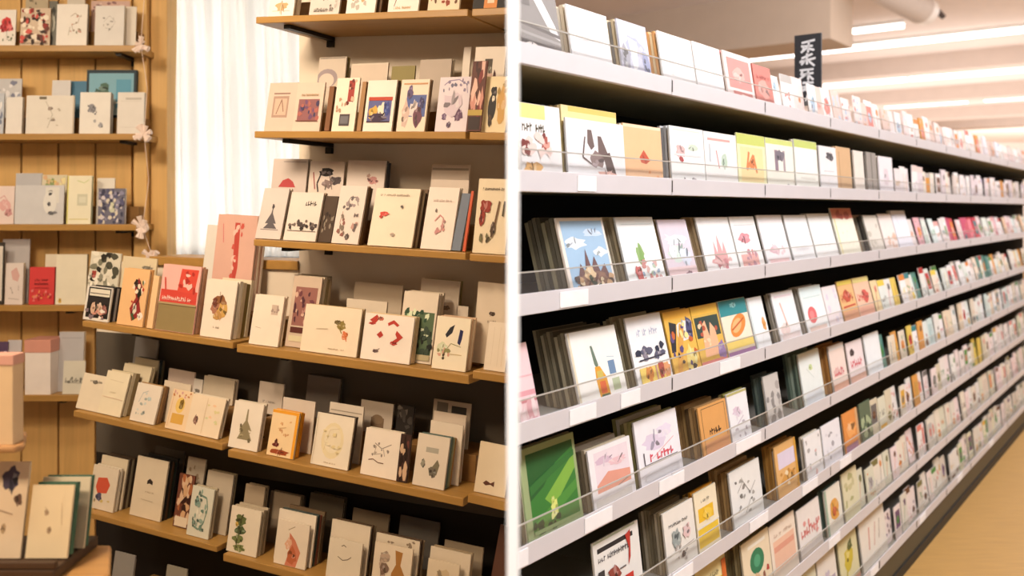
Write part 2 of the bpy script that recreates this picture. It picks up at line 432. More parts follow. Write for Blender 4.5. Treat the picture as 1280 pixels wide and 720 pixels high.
# top plaster shelf (upper halves lie above the picture)
A('a1', 337,368,-62,'white','l .012 brown .2 .5 .5 .3 .8 .5; b .5 .15 .25 .06 tan; r .15 .08 .85 .09 grey','cream card with brown sketch',n=3)
A('a1', 388,425,-60,'lgrey','f .1 .1 .9 .5 14 .04 grey,dgrey; t .15 .05 .85 .14 1 dgrey','grey card with small animals')
A('a1', 434,470,-58,'white','f .2 .1 .8 .4 8 .05 tan,grey','white card with faint dots',n=4,nc='4a372a,cfc4b4')
A('a1', 486,524,-60,'white','l .02 brown .2 .1 .3 .3 .6 .25; t .2 .05 .8 .12 1 tan','white card with brown twig')
A('a1', 536,575,-61,'cream','f .1 .1 .9 .25 12 .05 brown,rust,dgrey; t .2 .3 .8 .4 1 grey','cream card with speckled lower band')
A('a1', 398,432,-64,'dbrown','b .5 .5 .3 .3 brown','dark brown card back there',back=True)
A('a1', 500,534,-64,'dbrown','e .5 .4 .3 .3 black','very dark card between two white ones',back=True)
A('a1c', 592,632.4,-60,'black','r .35 .02 .75 .55 d98f4e; r .45 .1 .66 .4 cream; b .55 .5 .12 .1 brown','black card with orange panel')
# second plaster shelf
A('a2', 332,367,105,'cbb8aa','r .2 .28 .75 .72 a58a7c; r .26 .33 .69 .67 c7ab98; l .03 896b5c .35 .35 .5 .65 .6 .4; r .2 .76 .78 .79 8d6f64','dusty card with square engraved print',n=1)
A('a2', 367,401,105,'d2bfb0','r .12 .22 .88 .66 8b5a5c; f .15 .25 .85 .62 16 .06 6d4a6c,a9625a,44395a; t .2 .72 .85 .79 1 9a7a50; r .1 .2 .9 .22 774a42','tan card with plum square picture')
A('a2', 409,415,110,'7a5133','', 'narrow brown spine', t=.012, env=False)
A('a2', 416,444,99,'e6dccb','r .55 .55 .82 .95 9c3b34; f .55 .5 .85 .95 10 .05 6b2c28,d8b09a; r .3 .1 .75 .32 4a4448; f .1 .3 .5 .7 7 .05 b58f76; r .35 .14 .7 .28 6b6a72','white card with dark red stripe')
A('a2', 449,454,104,'a07a52','','narrow tan spine', t=.010, env=False)
A('a2', 455,491,102,'e9e0d6','r .1 .2 .9 .6 5c5f94; b .3 .35 .16 .14 c9a24a; b .6 .4 .14 .16 e6ddc8; b .45 .28 .3 .07 3a2a44; r .1 .6 .92 .67 b5452f; r .1 .17 .9 .2 3b2d40; b .75 .45 .1 .12 39478e','white card with blue gold scene',n=3,nc='6a4a34,b9a086')
A('a2', 497,532,101,'e6d6c4','r .25 .28 .95 .7 53629b; b .55 .42 .15 .16 d9cfd0; b .25 .35 .14 .25 cbb2a8; b .7 .28 .14 .2 6a4152; r .1 .9 .95 .93 c4956a; b .35 .75 .1 .12 5b4c74; b .8 .55 .1 .1 3d3a66','cream card with blue seated figures',n=2,nc='8b6f52')
A('a2', 545,585,98,'ddd3dc','l .02 8f83a6 .15 .85 .3 .93 .6 .95 .85 .86 .9 .7; f .12 .75 .9 .93 12 .04 877d9a,6c6c86; b .68 .3 .14 .11 5e3f5e; b .25 .27 .07 .06 6b567b; b .42 .12 .06 .06 54435f; b .5 .5 .3 .22 cfc1cf','lilac card with flower garland',n=3,nc='b78e5c,d9c8a4')
A('a2', 584,602,78,'5a2f26','f .1 .3 .9 .95 16 .14 e0b7a8,7b2c2a,3d1d18,c98e80; r 0 .22 1 .3 b39a4a; r .1 .02 .9 .2 2c1612','dark red floral bookmark card',off=.004)
A('a2c', 601,632.3,97,'e3d2ad','e .38 .45 .16 .25 1d1614; b .4 .72 .12 .1 1d1614; b .4 .6 .05 .05 e8ddc9; b .75 .5 .18 .3 c99e58; f .5 .7 .95 .95 6 .06 a58a4c; b .36 .2 .08 .12 4a3522','gold card with black long figure',n=2)
A('a2', 394,428,73,'cabdae','e .35 .62 .38 .17 9c8f92; e .33 .58 .28 .13 d3c3b6; r .04 .97 .96 .99 8d8278','grey card with dim arch',back=True,n=2,nc='8b7c48')
A('a2', 435,481,81,'d8cbbb','r .03 .02 .97 .97 d3c3b2; r .35 .1 .7 .14 9d6d5d','plain wide cream card',back=True)
A('a2', 486,515,84,'8f8452','','olive card',back=True)
A('a2', 521,560,76,'bcaea0','','plain taupe card',back=True,n=1)
A('a2', 574,583,60,'e7ddd0','','white card edge with cat picture',back=True,hmax=.3)
A('a2c', 586,624,60,'e5dbce','r .35 .66 .6 .86 4a3f33; b .5 .72 .1 .05 7b7364; b .55 .45 .22 .25 caa898; b .7 .4 .12 .28 4a1f1b','white card with grey hanging lantern',back=True,off=.09,hmax=.3)
A('a2c', 626,632.2,58,'2b231d','','dark card edge',back=True,off=.10,hmax=.3)
# third plaster shelf
A('a3', 321,352,236,'cfc5c0','p 5b565a .5 .66 .53 .5 .72 .3 .62 .3 .78 .2 .24 .2 .4 .3 .28 .3 .46 .5; b .5 .64 .05 .05 4d484c; l .015 77706f .15 .18 .85 .18','pale card with grey fir tree',n=1)
A('a3', 356,396,241,'dcd2c9','t .5 .72 .92 .86 1 2c2624; f .1 .22 .95 .4 22 .05 4a4140,6e625d,2f2928; l .014 7d7068 .08 .2 .95 .2','white card with black caption',n=1,nc='9c8268')
A('a3', 399,415,246,'4a3a2e','f .1 .2 .9 .6 16 .07 8d8172,2a1f18','dark brown lace card',lean=14,off=.03)
A('a3', 416,449,233,'dcd0c8','l .02 6d6364 .35 .7 .45 .8 .65 .8 .78 .66; f .25 .6 .8 .8 10 .05 6a6062,98898a; l .02 a8847c .25 .55 .2 .35 .35 .2; f .15 .15 .4 .5 9 .05 7e7064,8b5a52; f .7 .2 .85 .6 9 .05 b9938a,6a5e5c; b .55 .12 .07 .05 544944','white card with grey wreath',n=3,nc='8b6b4c,6a4e36')
A('a3', 461,516,236,'e6dac6','t .12 .86 .8 .92 1 a08d7c; b .28 .55 .1 .035 c9453a; b .22 .5 .04 .03 c9453a; b .66 .68 .03 .03 5a504c; b .55 .2 .05 .03 b09f90','square cream card with red bird',n=5,nc='6b5138,c3b195,4a382a')
A('a3', 527,565,235,'e8dcd2','t .2 .76 .85 .82 1 b39c92; b .35 .62 .03 .03 6c605c; l .02 d08c8a .35 .45 .5 .55 .62 .5 .6 .3 .45 .25; f .35 .25 .68 .5 9 .04 cf8f8d,b88','card with pink ribbon drawing',n=1)
A('a3', 566,577,243,'6b7687','','slate blue card edge',off=.02,lean=18)
A('a3', 580,583,240,'c4542c','','thin orange card spine',off=.012,t=.006,env=False)
A('a3c', 592,632.2,224,'e3d5b9','t .15 .84 .85 .9 1 3a2a22; b .3 .62 .16 .09 8e2f22; b .22 .48 .08 .12 8e2f22; l .05 6e5136 .72 .7 .6 .3 .55 .25; l .05 4f4530 .88 .7 .85 .5; f .2 .1 .5 .25 7 .05 6f6b4c,463d2c; b .58 .32 .07 .1 4d3a2a','cream card with rust animals')
A('a3', 337,380,199,'cdc1ba','p b4484a .2 .5 .32 .62 .48 .66 .62 .6 .7 .5; l .015 9d8f8a .3 .95 .95 .95','grey card with red hill',back=True,n=1)
A('a3', 383,426,202,'ddd0c6','b .48 .8 .2 .07 1f1b1c; l .04 352c2c .35 .78 .25 .6 .3 .45; b .78 .66 .2 .07 50474a; l .03 a05858 .12 .8 .2 .5; b .55 .6 .14 .08 8a7774; l .02 6b5a5a .6 .75 .7 .5','white card with black dancer',back=True)
A('a3', 430,477,201,'dfd3ca','b .7 .66 .14 .06 c28d8a; b .58 .74 .05 .03 bb9a90; t .2 .2 .5 .26 1 b7a69c','pale card with pink shell',back=True,n=3,nc='545a63,3d424b')
A('a3', 535,582,206,'c4b5a6','r .02 .9 .98 .94 8f8274','taupe folded card',back=True)
A('a3', 534,581,225,'d5c7b9','','flat taupe card',back=True,off=.10)
# sill-height shelf, first length
S4 = SH['a4']
A('a4', 110,147,314,'cfcbbb','f .08 .3 .92 .95 34 .1 2a2824,4a4a3e,7b7a68,dedacb; f .0 .1 .9 .4 10 .07 8a8a7b,e8e4d8; b .2 .45 .08 .09 9a4038','black and white botanical card',back=True)
A('a4', 106,137,357,'dad6cf','r .08 .08 .97 .97 1c1a1a; r .13 .72 .93 .93 d8d3c5; r .15 .78 .9 .81 6f6a60; r .13 .52 .93 .68 2a2526; b .35 .36 .1 .16 c9a892; b .6 .38 .11 .16 cfae9b; b .8 .33 .1 .14 8f5a55; f .12 .08 .9 .3 12 .07 e2dad2,7e6f78,c98f80','black framed crowd picture card',n=4,nc='201d1e,8e8a88')
A('a4', 148,180,335,'e0b583','p 8e2a2a .62 .85 .8 .7 .75 .45 .9 .2 .55 .08 .42 .3 .6 .5 .5 .7; b .7 .6 .1 .12 23301f; b .62 .3 .08 .1 d8cfbf; b .55 .75 .08 .06 2b1d18; b .85 .18 .1 .06 e8dcd0; l .02 2b1d18 .5 .2 .75 .5 .7 .8; f .45 .1 .9 .85 10 .05 b5382f,3d5a3a,e6d2bb','peach card with red green dancer',n=1,nc='d8a468')
A('a4', 150,192,320,'d2c4a6','b .75 .75 .18 .05 7a7466; l .015 8a7d66 .2 .6 .8 .65','beige card with small leaf',back=True)
A('a4', 187,194,345,'e2bf92','','apricot card spine beside red-green dancer',t=.010,env=False)
A('a4', 196,243,330,'e6b0a8','r 0 0 1 .42 8d7c54; r .02 .42 .98 .62 c9453a; p cf4a3c .45 .6 .5 .95 .95 .95 .9 .6; f .5 .6 .9 .92 12 .05 e9b8ae,a83028; t .08 .46 .9 .56 1 f0cbc2; l .03 c9453a .1 .8 .15 .62; r 0 .4 1 .43 a7926c','tall pink card with red lettering',n=3,nc='c79d86,b5886a')
A('a4', 252,290,349,'e6dacb','b .5 .62 .2 .12 8a5a38; b .4 .5 .15 .1 a5715a; b .62 .48 .16 .12 c9a05a; b .5 .38 .16 .07 b88c50; l .012 6d4a30 .5 .8 .5 .7; t .4 .16 .65 .22 1 9a8b7b; b .36 .6 .07 .08 6d3a2c','cream card with brown bouquet',n=8,nc='e6dccb,cdbb9c,8d7c4a,dcd0b8',gap=.012)
A('a4', 262,311,268,'d3aa9b','p b8483e .45 .92 .5 .4 .42 .12 .55 .1 .62 .45 .58 .92; l .02 c77 .15 .9 .2 .7; f .4 .1 .65 .9 14 .04 c4574c,e4bdb0','tall rose card beside the curtain',back=True,n=5,nc='caa191,d9c8b8',hmax=.3)
A('a4', 250,266,281,'d9d6cf','','pale blank card against the curtain',back=True,off=.2,hmax=.3)
# second length
A('a4b', 313,349,368,'e7dbcb','r .62 .62 .85 .82 c4b0a2; f .64 .64 .84 .8 6 .04 9f8d84; l .008 a59484 .15 .35 .35 .33','cream card with small square stamp',n=2)
A('a4b', 358,393,345,'cbb6a2','r .12 .3 .9 .85 95645c; f .15 .35 .88 .8 26 .05 6d3d44,b98a80,d4b09c,54303a; r .12 .2 .9 .28 5a2c26; r .1 .08 .92 .16 d3c8a6','tan card with wine red picture',n=6,nc='d8c9b0,9c8a66,cab894',back=False,off=.05,gap=.01)
A('a4b', 377,447,380,'e8d8c0','b .68 .62 .07 .1 8c7a3f; b .6 .68 .05 .05 6d5d36; l .02 8c7a3f .62 .62 .7 .45; b .76 .42 .05 .09 d0764a; l .015 d0764a .72 .5 .8 .3; t .5 .1 .8 .14 1 a08458; l .01 b7a285 .25 .5 .45 .52','landscape cream card with olive dancer',n=1,nc='c3ab84')
A('a4b', 452,513,391,'ece1d6','p b23a30 .1 .85 .22 .78 .3 .9 .24 .98; b .16 .78 .07 .03 b23a30; b .32 .9 .06 .05 b86a58; p b23a30 .48 .82 .6 .9 .72 .8 .68 .76 .6 .82 .5 .76; p b23a30 .28 .55 .36 .64 .42 .55 .35 .48; p b23a30 .68 .68 .82 .55 .7 .42 .6 .38 .6 .43 .7 .52 .66 .6; b .64 .4 .08 .04 b23a30; b .3 .2 .06 .035 6e5a58; l .012 6e5a58 .3 .2 .38 .26','white card with red petals',n=3,nc='d9c39e')
A('a4b', 541,583,395,'e9dfc8','p 23262e .42 .8 .55 .86 .5 .7 .35 .6 .3 .66; p 1d2050 .72 .78 .82 .76 .8 .6 .76 .48 .68 .52; b .25 .4 .14 .1 cfd3b4; f .1 .2 .5 .42 10 .05 8b8a5c,d0a08c,4a3e2c; l .012 8b8a5c .3 .3 .5 .5 .8 .45; l .015 c8b48a .5 .3 .85 .3','cream card with navy leaf shapes',n=4,nc='c7a98c,e2d2ba')
A('a4b', 497,540,364,'ddd0bd','r .08 .12 .95 .72 54694c; f .1 .35 .9 .72 26 .06 b4d2a4,233023,2e4a36,d9e2c4; f .4 .1 .95 .5 18 .06 1c211c,3a4a3c; r .08 .04 .95 .12 b3a886','card with leafy green picture',off=.055,n=4,nc='d3c4ae,bfae94')
A('a4b', 430,480,373,'d9ccb9','b .85 .4 .08 .14 9b7a60','plain cream landscape card',back=True,off=.10,up=.03,n=1)
A('a4b', 364,402,343,'d5c7b8','','light card at the curtain edge',back=True,n=4,nc='b5a48c,cbbba4')
A('a4b', 440,500,352,'cbbba5','','wide beige card in shade',back=True,off=.18)
A('a4b', 522,570,348,'dccfbe','b .7 .5 .1 .04 8d7c6c','cream card behind leafy green',back=True,n=2,nc='8d8252')
A('a4b', 568,583,382,'d8cab8','','narrow cream card',back=True)
A('a4c', 606,632.2,402,'e3d6c3','l .01 c9b99f .3 .1 .3 .9; l .01 c9b99f .6 .1 .6 .9; l .01 d1b48a .8 .1 .8 .9','cream card with faint vertical lines',n=2)
A('a4c', 592,632,352,'dccdb8','b .5 .62 .1 .025 4a3a30; t .38 .5 .66 .56 1 8a7868','tall beige card with brown mark',off=.09,hmax=.3,lean=4)
# fifth shelf
A('a5', 97,124,466,'ddd1bb','t .35 .78 .95 .88 1 7a7164; b .6 .8 .1 .05 6a6458','cream card with small grey caption')
A('a5', 124,152,463,'e0d5bb','l .008 bba98a .2 .8 .8 .78; t .3 .5 .6 .55 1 cbbd9f; l .01 d6b8a0 .05 .4 .95 .38','tall blank ivory card',n=3,nc='cfc2a6,8d7a58,b9a988',gap=.012)
A('a5', 164,194,478,'dcd2c4','l .02 a8aeb0 .2 .5 .3 .75 .5 .82; b .6 .62 .08 .05 b4c4c4; f .2 .2 .7 .8 8 .04 9ea6a2,c3cbc6; b .5 .25 .05 .04 8c9490','white card with pale blue sprig',n=3,nc='a07d52,7d5c3a')
A('a5', 208,233,486,'e3caa8','r .2 .15 .8 .4 d1a34c; e .5 .62 .22 .2 e0be6a; b .55 .65 .1 .13 7a5f24; f .1 .82 .9 .95 10 .04 bd7f52,c99; l .01 c08a52 .1 .05 .1 .95','peach card with gold seal')
A('a5', 233,274,492,'e4d3ba','b .25 .35 .07 .12 8d6a5c; l .012 8d6a5c .22 .5 .28 .25; f .5 .2 .9 .8 9 .04 d6cc9a,cfd0a2,e8c4a0; l .008 cdb48e .48 .05 .48 .95','cream card with brown pinecone',n=2)
A('a5', 144,178,454,'d5c9ad','','plain card near ivory one',back=True,off=.08,lean=15,n=1,nc='c3b594')
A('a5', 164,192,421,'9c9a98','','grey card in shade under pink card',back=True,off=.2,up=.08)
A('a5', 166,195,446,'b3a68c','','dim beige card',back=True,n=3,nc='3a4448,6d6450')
A('a5', 209,241,460,'cdbcb0','','dusty pink card',back=True)
A('a5', 202,235,475,'d6c8b3','','flat cream card behind gold seal',back=True,off=.07,up=.02)
A('a5', 253,291,469,'d3c6b0','','plain ivory card behind pinecone',back=True,n=1)
A('a5', 241,252,473,'e0dad0','b .5 .4 .3 .1 8a8078','small white tag card',back=True)
A('a5b', 287,323,500,'e6dccd','p 8d8264 .48 .85 .52 .85 .54 .6 .72 .4 .6 .42 .76 .2 .26 .2 .4 .42 .3 .4 .46 .6; f .3 .2 .72 .5 12 .04 6b6148,a79c7a','white card with brown fir tree',n=1)
A('a5b', 335,368,511,'ecd0a4','r .0 .93 1 1 e8a02c; r .9 0 1 1 e8a02c; f .2 .35 .75 .8 9 .04 dcae7a,cf9e70; b .3 .25 .12 .05 6b2a22; b .3 .32 .05 .05 5a2d22; b .5 .1 .34 .06 9a4a28; l .015 d8b58a .3 .6 .6 .65','card with orange border and berries',n=3,nc='e8a02c,d98c20,7b8060',gap=.006)
A('a5b', 390,436,515,'e6dbc8','e .5 .5 .3 .35 e3d4ae; e .5 .52 .22 .26 e6d9bc; l .008 cbb88e .3 .3 .4 .7 .65 .75; t .35 .06 .7 .1 1 a8916c; r .04 .02 .05 .98 c9bca4; f .25 .25 .75 .8 10 .04 dfcf9e,e8dcbc','tall cream card with pale oval',n=2,nc='4a4038,bba888')
A('a5b', 452,497,534,'e8dccd','l .018 8d8278 .3 .7 .5 .6 .75 .72; l .015 9a8e82 .55 .6 .6 .45; l .012 a39688 .35 .65 .3 .45 .5 .5; f .25 .45 .8 .75 10 .03 8d8278,b7a89a; l .02 7a5a4a .18 .33 .3 .36 .45 .3 .6 .3','white card with brown signature script',n=1)
A('a5b', 497,510,542,'3a2620','f .2 .1 .8 .9 14 .14 6a3a34,c9a98a,23150f','dark printed card standing sideways',lean=8)
A('a5b', 517,556,541,'d8ccbb','r .3 .66 .7 .76 a7a294; p 77705a .5 .22 .72 .25 .78 .45 .7 .55 .56 .4 .44 .36; b .26 .44 .07 .09 8d8878; b .6 .3 .12 .1 6d675a','grey card with olive bear',n=4,nc='5c7069,8d8f6c,a8793e,8a4f34',gap=.008)
A('a5b', 322,352,476,'d4c8ba','t .2 .35 .8 .45 1 8d8278','pale card with grey caption',back=True)
A('a5b', 350,390,496,'d7cabb','','plain grey-cream card',back=True,off=.09,up=.03,n=5,nc='6b5e4e,c9bba6,8d7c68')
A('a5b', 408,450,502,'dbcebd','r .04 .86 .96 .88 a39684','cream card with ruled top',back=True,off=.085,up=.03,n=2)
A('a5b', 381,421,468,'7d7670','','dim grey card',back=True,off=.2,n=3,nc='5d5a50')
A('a5b', 449,489,499,'c9bcac','r .35 .0 .75 .5 7b6550; e .55 .45 .18 .15 8a745c','grey-beige card with brown arch',back=True)
A('a5b', 494,515,505,'2a2522','f .1 .3 .9 .95 12 .12 4a4440,6e665e','blackish patterned card',back=True)
A('a5b', 538,584,498,'b8aa98','r .1 .6 .4 .95 6d675e; r .5 .55 .9 .9 3a3733','grey window patterned card',back=True,hmax=.3)
A('a5b', 537,577,513,'dccdbb','','rosy cream card',back=True,off=.1,up=.05)
A('a5b', 534,574,525,'dfd2c0','','lower rosy cream card',back=True,off=.074)
A('a5c', 594,632.1,551,'d9c8ab','p 5a3526 .25 .2 .35 .26 .5 .22 .62 .27 .62 .16 .5 .19 .35 .16 .25 .2','tan card with bow tie',n=0)
# sixth shelf
A('a6', 112,143,580,'d9ccb8','p c8553c .25 .72 .6 .76 .75 .6 .65 .4 .3 .36 .2 .5; b .38 .28 .12 .1 54506a; f .2 .1 .8 .25 5 .04 8d8068,c9b26a; l .015 54506a .45 .36 .4 .3','cream card with red balloon',n=1,off=.03)
A('a6', 121,153,568,'d2c5ad','','taller plain ivory card',off=.06,n=4,nc='4a3c30,8d8068')
A('a6', 164,202,569,'d4c6ae','p 2f2622 .42 .62 .5 .66 .6 .62 .6 .56 .5 .58 .42 .56; t .4 .42 .7 .46 1 a8987e; l .006 a8987e .3 .3 .7 .29','tan card with black bow',off=.05,n=5,nc='23201e,4a3424,2b3a34')
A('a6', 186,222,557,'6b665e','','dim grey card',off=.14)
A('a6', 218,237,591,'6a3c2c','f .1 .1 .9 .95 30 .12 a5623a,c9a078,33170f,d0b090; r .1 .02 .9 .2 d8c8b0','narrow brown card with faces',off=.05)
A('a6', 226,248,570,'b4a896','f .2 .5 .8 .9 8 .06 8d7a64','narrow beige card',off=.08)
A('a6', 235,262,606,'cfcdbd','l .04 6f8a7c .3 .85 .7 .8 .8 .6 .7 .3 .5 .15 .25 .2; f .2 .1 .8 .9 26 .06 6f8a7c,90a698,54665c,dcdac8; b .3 .7 .12 .08 7d9a90','card with blue-green scroll',n=2,nc='b9ac92')
A('a6', 252,284,587,'bdb09c','','taller beige card',off=.07,n=2,nc='8d8068,5a4c3c')
A('a6b', 285,322,631,'ded2bd','b .35 .72 .18 .12 5f6a3f; b .38 .5 .18 .1 4c5a38; b .33 .3 .17 .1 6f7a48; b .4 .12 .2 .08 7d8450; l .02 4a4a2c .3 .05 .4 .85; b .25 .62 .05 .05 c9a84c','white card with green leaves',n=4,nc='bfb098,8d7c64')
A('a6b', 344,383,648,'ded0bc','l .02 a49478 .35 .8 .55 .9; p c77a5c .4 .75 .6 .6 .8 .35 .7 0 .35 0 .45 .35; b .55 .25 .14 .2 b5623f; b .4 .5 .1 .12 d8a98a','white card with terracotta shape')
A('a6b', 344,390,635,'e2d6c4','','taller white card',off=.04,n=6,nc='4a5450,8a4f3c,b8a88c,6d5a44')
A('a6b', 409,450,670,'d9cdb8','l .02 5a4c3c .38 .82 .45 .86 .52 .82; l .02 6b5c4a .3 .55 .45 .48 .6 .52 .7 .6','cream card with drawn smile')
A('a6b', 410,458,648,'d8cbb6','','taller cream card',off=.045,n=3,nc='5c4a38,a8977c')
A('a6b', 465,512,676,'dccdb6','p a5743a .55 .9 .75 .88 .72 .6 .85 .4 .8 .2 .5 .2 .5 .4 .6 .6; b .28 .7 .12 .14 9d8a78; f .15 .3 .45 .85 12 .06 8d7a68,b8a08c; b .3 .45 .12 .12 7b6455','card with golden vase')
A('a6b', 466,520,665,'d6c9b4','f .2 .85 .9 .96 6 .04 8d7c68','dotted-top ivory card',off=.045,n=3,nc='5c4a3a,b3a288')
A('a6b', 532,571,697,'d8c8ae','b .5 .6 .25 .2 c9b38e','small tan card with tan circle')
A('a6b', 534,584,682,'d6c8b2','','rounded tan card',off=.045,n=2,nc='a8967a')
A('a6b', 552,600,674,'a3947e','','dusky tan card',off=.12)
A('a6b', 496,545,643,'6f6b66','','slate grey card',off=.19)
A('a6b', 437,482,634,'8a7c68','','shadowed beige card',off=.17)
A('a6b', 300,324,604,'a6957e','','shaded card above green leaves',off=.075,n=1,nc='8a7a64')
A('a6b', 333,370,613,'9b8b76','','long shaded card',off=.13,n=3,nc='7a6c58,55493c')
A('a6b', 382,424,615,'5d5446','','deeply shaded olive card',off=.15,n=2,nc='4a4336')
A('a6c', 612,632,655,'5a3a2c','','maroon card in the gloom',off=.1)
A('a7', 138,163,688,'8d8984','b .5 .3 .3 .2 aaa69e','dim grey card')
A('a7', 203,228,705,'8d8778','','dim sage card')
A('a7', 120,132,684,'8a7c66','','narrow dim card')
# pine wall shelves
T = ' '
A('p1', -8,20,13,'e2ddd8','b .6 .62 .24 .2 c8383c; b .45 .5 .14 .12 a82a34; b .75 .5 .14 .1 d8656a; l .015 5b5a50 .6 .45 .65 .15; f .4 .1 .9 .3 6 .04 5b6a50','white card with red flower')
A('p1', 26,63,11,'cdb9a4','f .05 .05 .95 .95 70 .075 8e2f2a,c9524a,3b2a24,e8dccb,6a3a30; r .05 .05 .95 .06 3b2a24','red and black floral card')
A('p1', 71,109,6,'e5e1dc','l .014 9c8a78 .45 .7 .6 .78 .75 .7 .7 .55 .5 .5 .55 .35; f .4 .3 .8 .75 12 .03 9c8a78,c08a7a,7b7a62; l .01 7b7a62 .45 .45 .4 .25','white card with brown rose sketch',n=1,nc='a8a29c')
A('p1', 119,155,8,'dad8d6','l .01 a7a4a2 .3 .6 .5 .75 .7 .6 .55 .4 .35 .45; f .3 .35 .7 .7 10 .03 b5b1ae,8f8c8a','pale grey card with faint sketch',n=1)
A('p1', 122,170,9,'ddd6cc','','plain card edge behind faint sketch',off=.05)
A('p1', 61,71,2,'6b6a62','f .1 .1 .9 .9 8 .15 3a3a36,a9a79b','thin dark grey card edge',off=.03)
A('p1', 32,60,-6,'b3a68e','f .2 .3 .8 .9 12 .06 6e6454,8a7d68','taupe patterned card',back=True)
A('p1', 84,106,-9,'cfc8bd','','light blank card',back=True)
A('p1', 114,162,2,'c9a9a0','f .05 .6 .95 .98 16 .05 8d6a6c,d8c0b8','rosy speckled card',back=True)
A('p2', 8,28,122,'dedad6','','plain white card',n=1)
A('p2', -10,5,117,'b9c0cc','f .1 .1 .9 .9 12 .1 6f7a94,e0e0e4','blue-grey patterned card edge')
A('p2', 33,93,120,'dcd7cf','l .012 a8a094 .4 .85 .55 .5 .45 .15; b .5 .66 .05 .06 9a8d84; b .56 .36 .05 .04 8d8078; r .27 .9 .42 .97 6e6450; f .3 .2 .7 .8 6 .02 b3a99c; r .97 0 1 1 c4b9a8','wide grey card with thin plant')
A('p2', 100,138,116,'e2dfda','b .4 .6 .12 .1 8a8a92; l .012 77757c .3 .68 .4 .55 .5 .62; b .7 .2 .08 .07 93939a; b .5 .3 .05 .04 a8a7ac; f .25 .45 .55 .75 8 .03 6f6e76','white card with grey moths',n=3,nc='9c958c,b5aea4')
A('p2', 147,180,116,'dbd7d2','r .3 .82 .9 .87 b9b4ae; r .12 .15 .88 .16 c9c4bd; r .12 .78 .88 .79 c9c4bd','white card with faint frame lines',n=2,nc='a39a90')
A('p2', -6,27,99,'c4c5ca','f .05 .1 .95 .9 26 .07 7d829a,e0e0e6,9aa0b4','grey-blue floral card',back=True)
A('p2', 65,88,101,'d7d5d6','','small white square card',back=True)
A('p2', 88,108,102,'4f7f9e','','blue card edge',back=True,off=.13)
A('p2', 108,170,88,'22343f','r .05 .06 .95 .93 7fb0c4; r .05 .06 .95 .4 a7c0c8; b .35 .5 .12 .2 4a6a5c; b .25 .45 .08 .16 38564c; r .6 .2 .9 .8 5c9cba; l .03 dfe6e6 .5 .3 .9 .35','dark framed blue landscape print',back=True,n=1,nc='2c4450')
A('p3', -14,18,233,'e0cfcb','l .02 c98a8c .3 .6 .6 .75 .8 .55 .6 .35; b .6 .5 .25 .14 d8a8a8; b .8 .3 .14 .1 c48f92','white card with pale pink peony')
A('p3', 19,80,232,'c9cacf','r .62 .55 .9 .95 d8d8d4; b .72 .82 .05 .05 5c5c60; b .78 .6 .04 .06 6a6a6e; b .72 .38 .07 .06 5f6066; b .8 .3 .08 .04 77787e; e .72 .55 .14 .3 dcdcda; b .72 .78 .04 .04 4e4e54; b .7 .52 .03 .07 55555a; b .76 .28 .07 .05 606168','wide blue-grey card with birds')
A('p3', 19,52,217,'b9bac0','','plain silvery card',back=True,off=.07,up=.02)
A('p3', 51,83,219,'d5cdb4','b .5 .8 .12 .1 e0c06c; b .3 .85 .12 .08 c9c08a; f .05 .7 .95 .97 16 .06 8fa06c,d8b28c,e8dca8','floral topped card',back=True,off=.07,up=.02)
A('p3', 84,114,220,'e6e2cb','r 0 0 .05 1 d4cd6a; r .42 .38 .85 .62 c9c9b4; l .02 c9d09a .4 .9 .7 .85 .9 .92; r .5 .44 .78 .56 d6d6c4; l .02 d0c88a .1 .1 .9 .1','pale yellow card with grey label',n=1,nc='c4cdb0')
A('p3', 123,156,236,'6e6d80','f .03 .03 .97 .97 70 .07 3a3b56,cfcad2,8d8ca8,d9d2c4,55567a; b .55 .45 .1 .16 c6cab4','dark blue floral card',n=2,nc='d6d6da,b9b9c0')
A('p3', 121,143,223,'e0dcd4','','white card behind dark blue floral one',back=True,off=.072,up=.0)
A('p4', -14,5,303,'3a3530','r .1 .06 .9 .94 d6d0c8','black framed card',lean=3)
A('p4', 7,29,329,'ddd2ce','p d0a8a4 .3 .8 .6 .9 .8 .7 .7 .55 .4 .6; l .012 9a8f8c .2 .15 .8 .12; f .2 .2 .8 .5 6 .03 a89c98','white card with pink rose bud',n=1)
A('p4', 2,36,299,'b8b3b4','b .4 .4 .15 .1 c9a8a8','tall mauve grey card',off=.07,hmax=.3)
A('p4', 37,68,334,'cf3f40','t .22 .52 .8 .72 2 541418; f .1 .08 .9 .36 22 .05 e07a78,b02a30,d85; l .012 8a1c22 .2 .45 .8 .44','bright red card with black lettering',n=1,nc='b5363a')
A('p4', 70,108,319,'e3dcc8','b .15 .08 .05 .05 c9a23a','plain cream card')
A('p4', 56,108,318,'dcd3bf','','wide plain cream card',off=.05,n=1,nc='8f8268')
A('p5', 9,26,425,'c9c6cc','','narrow pale card',off=.06)
A('p5', -8,9,427,'5c4868','f .1 .3 .9 .9 10 .1 c9c4d4,3a2c44','purple and white card edge',off=.05)
A('p5', 73,104,415,'bdbcc0','l .01 9d9ca4 .1 .9 .9 .9','tall pale grey card',off=.07,n=1)
A('p5', 79,106,451,'d6d3c6','t .1 .35 .95 .55 1 77756c; f .1 .35 .9 .55 10 .04 77756c; l .01 77756c .1 .35 .9 .33','card with grey skyline sketch',lean=6)
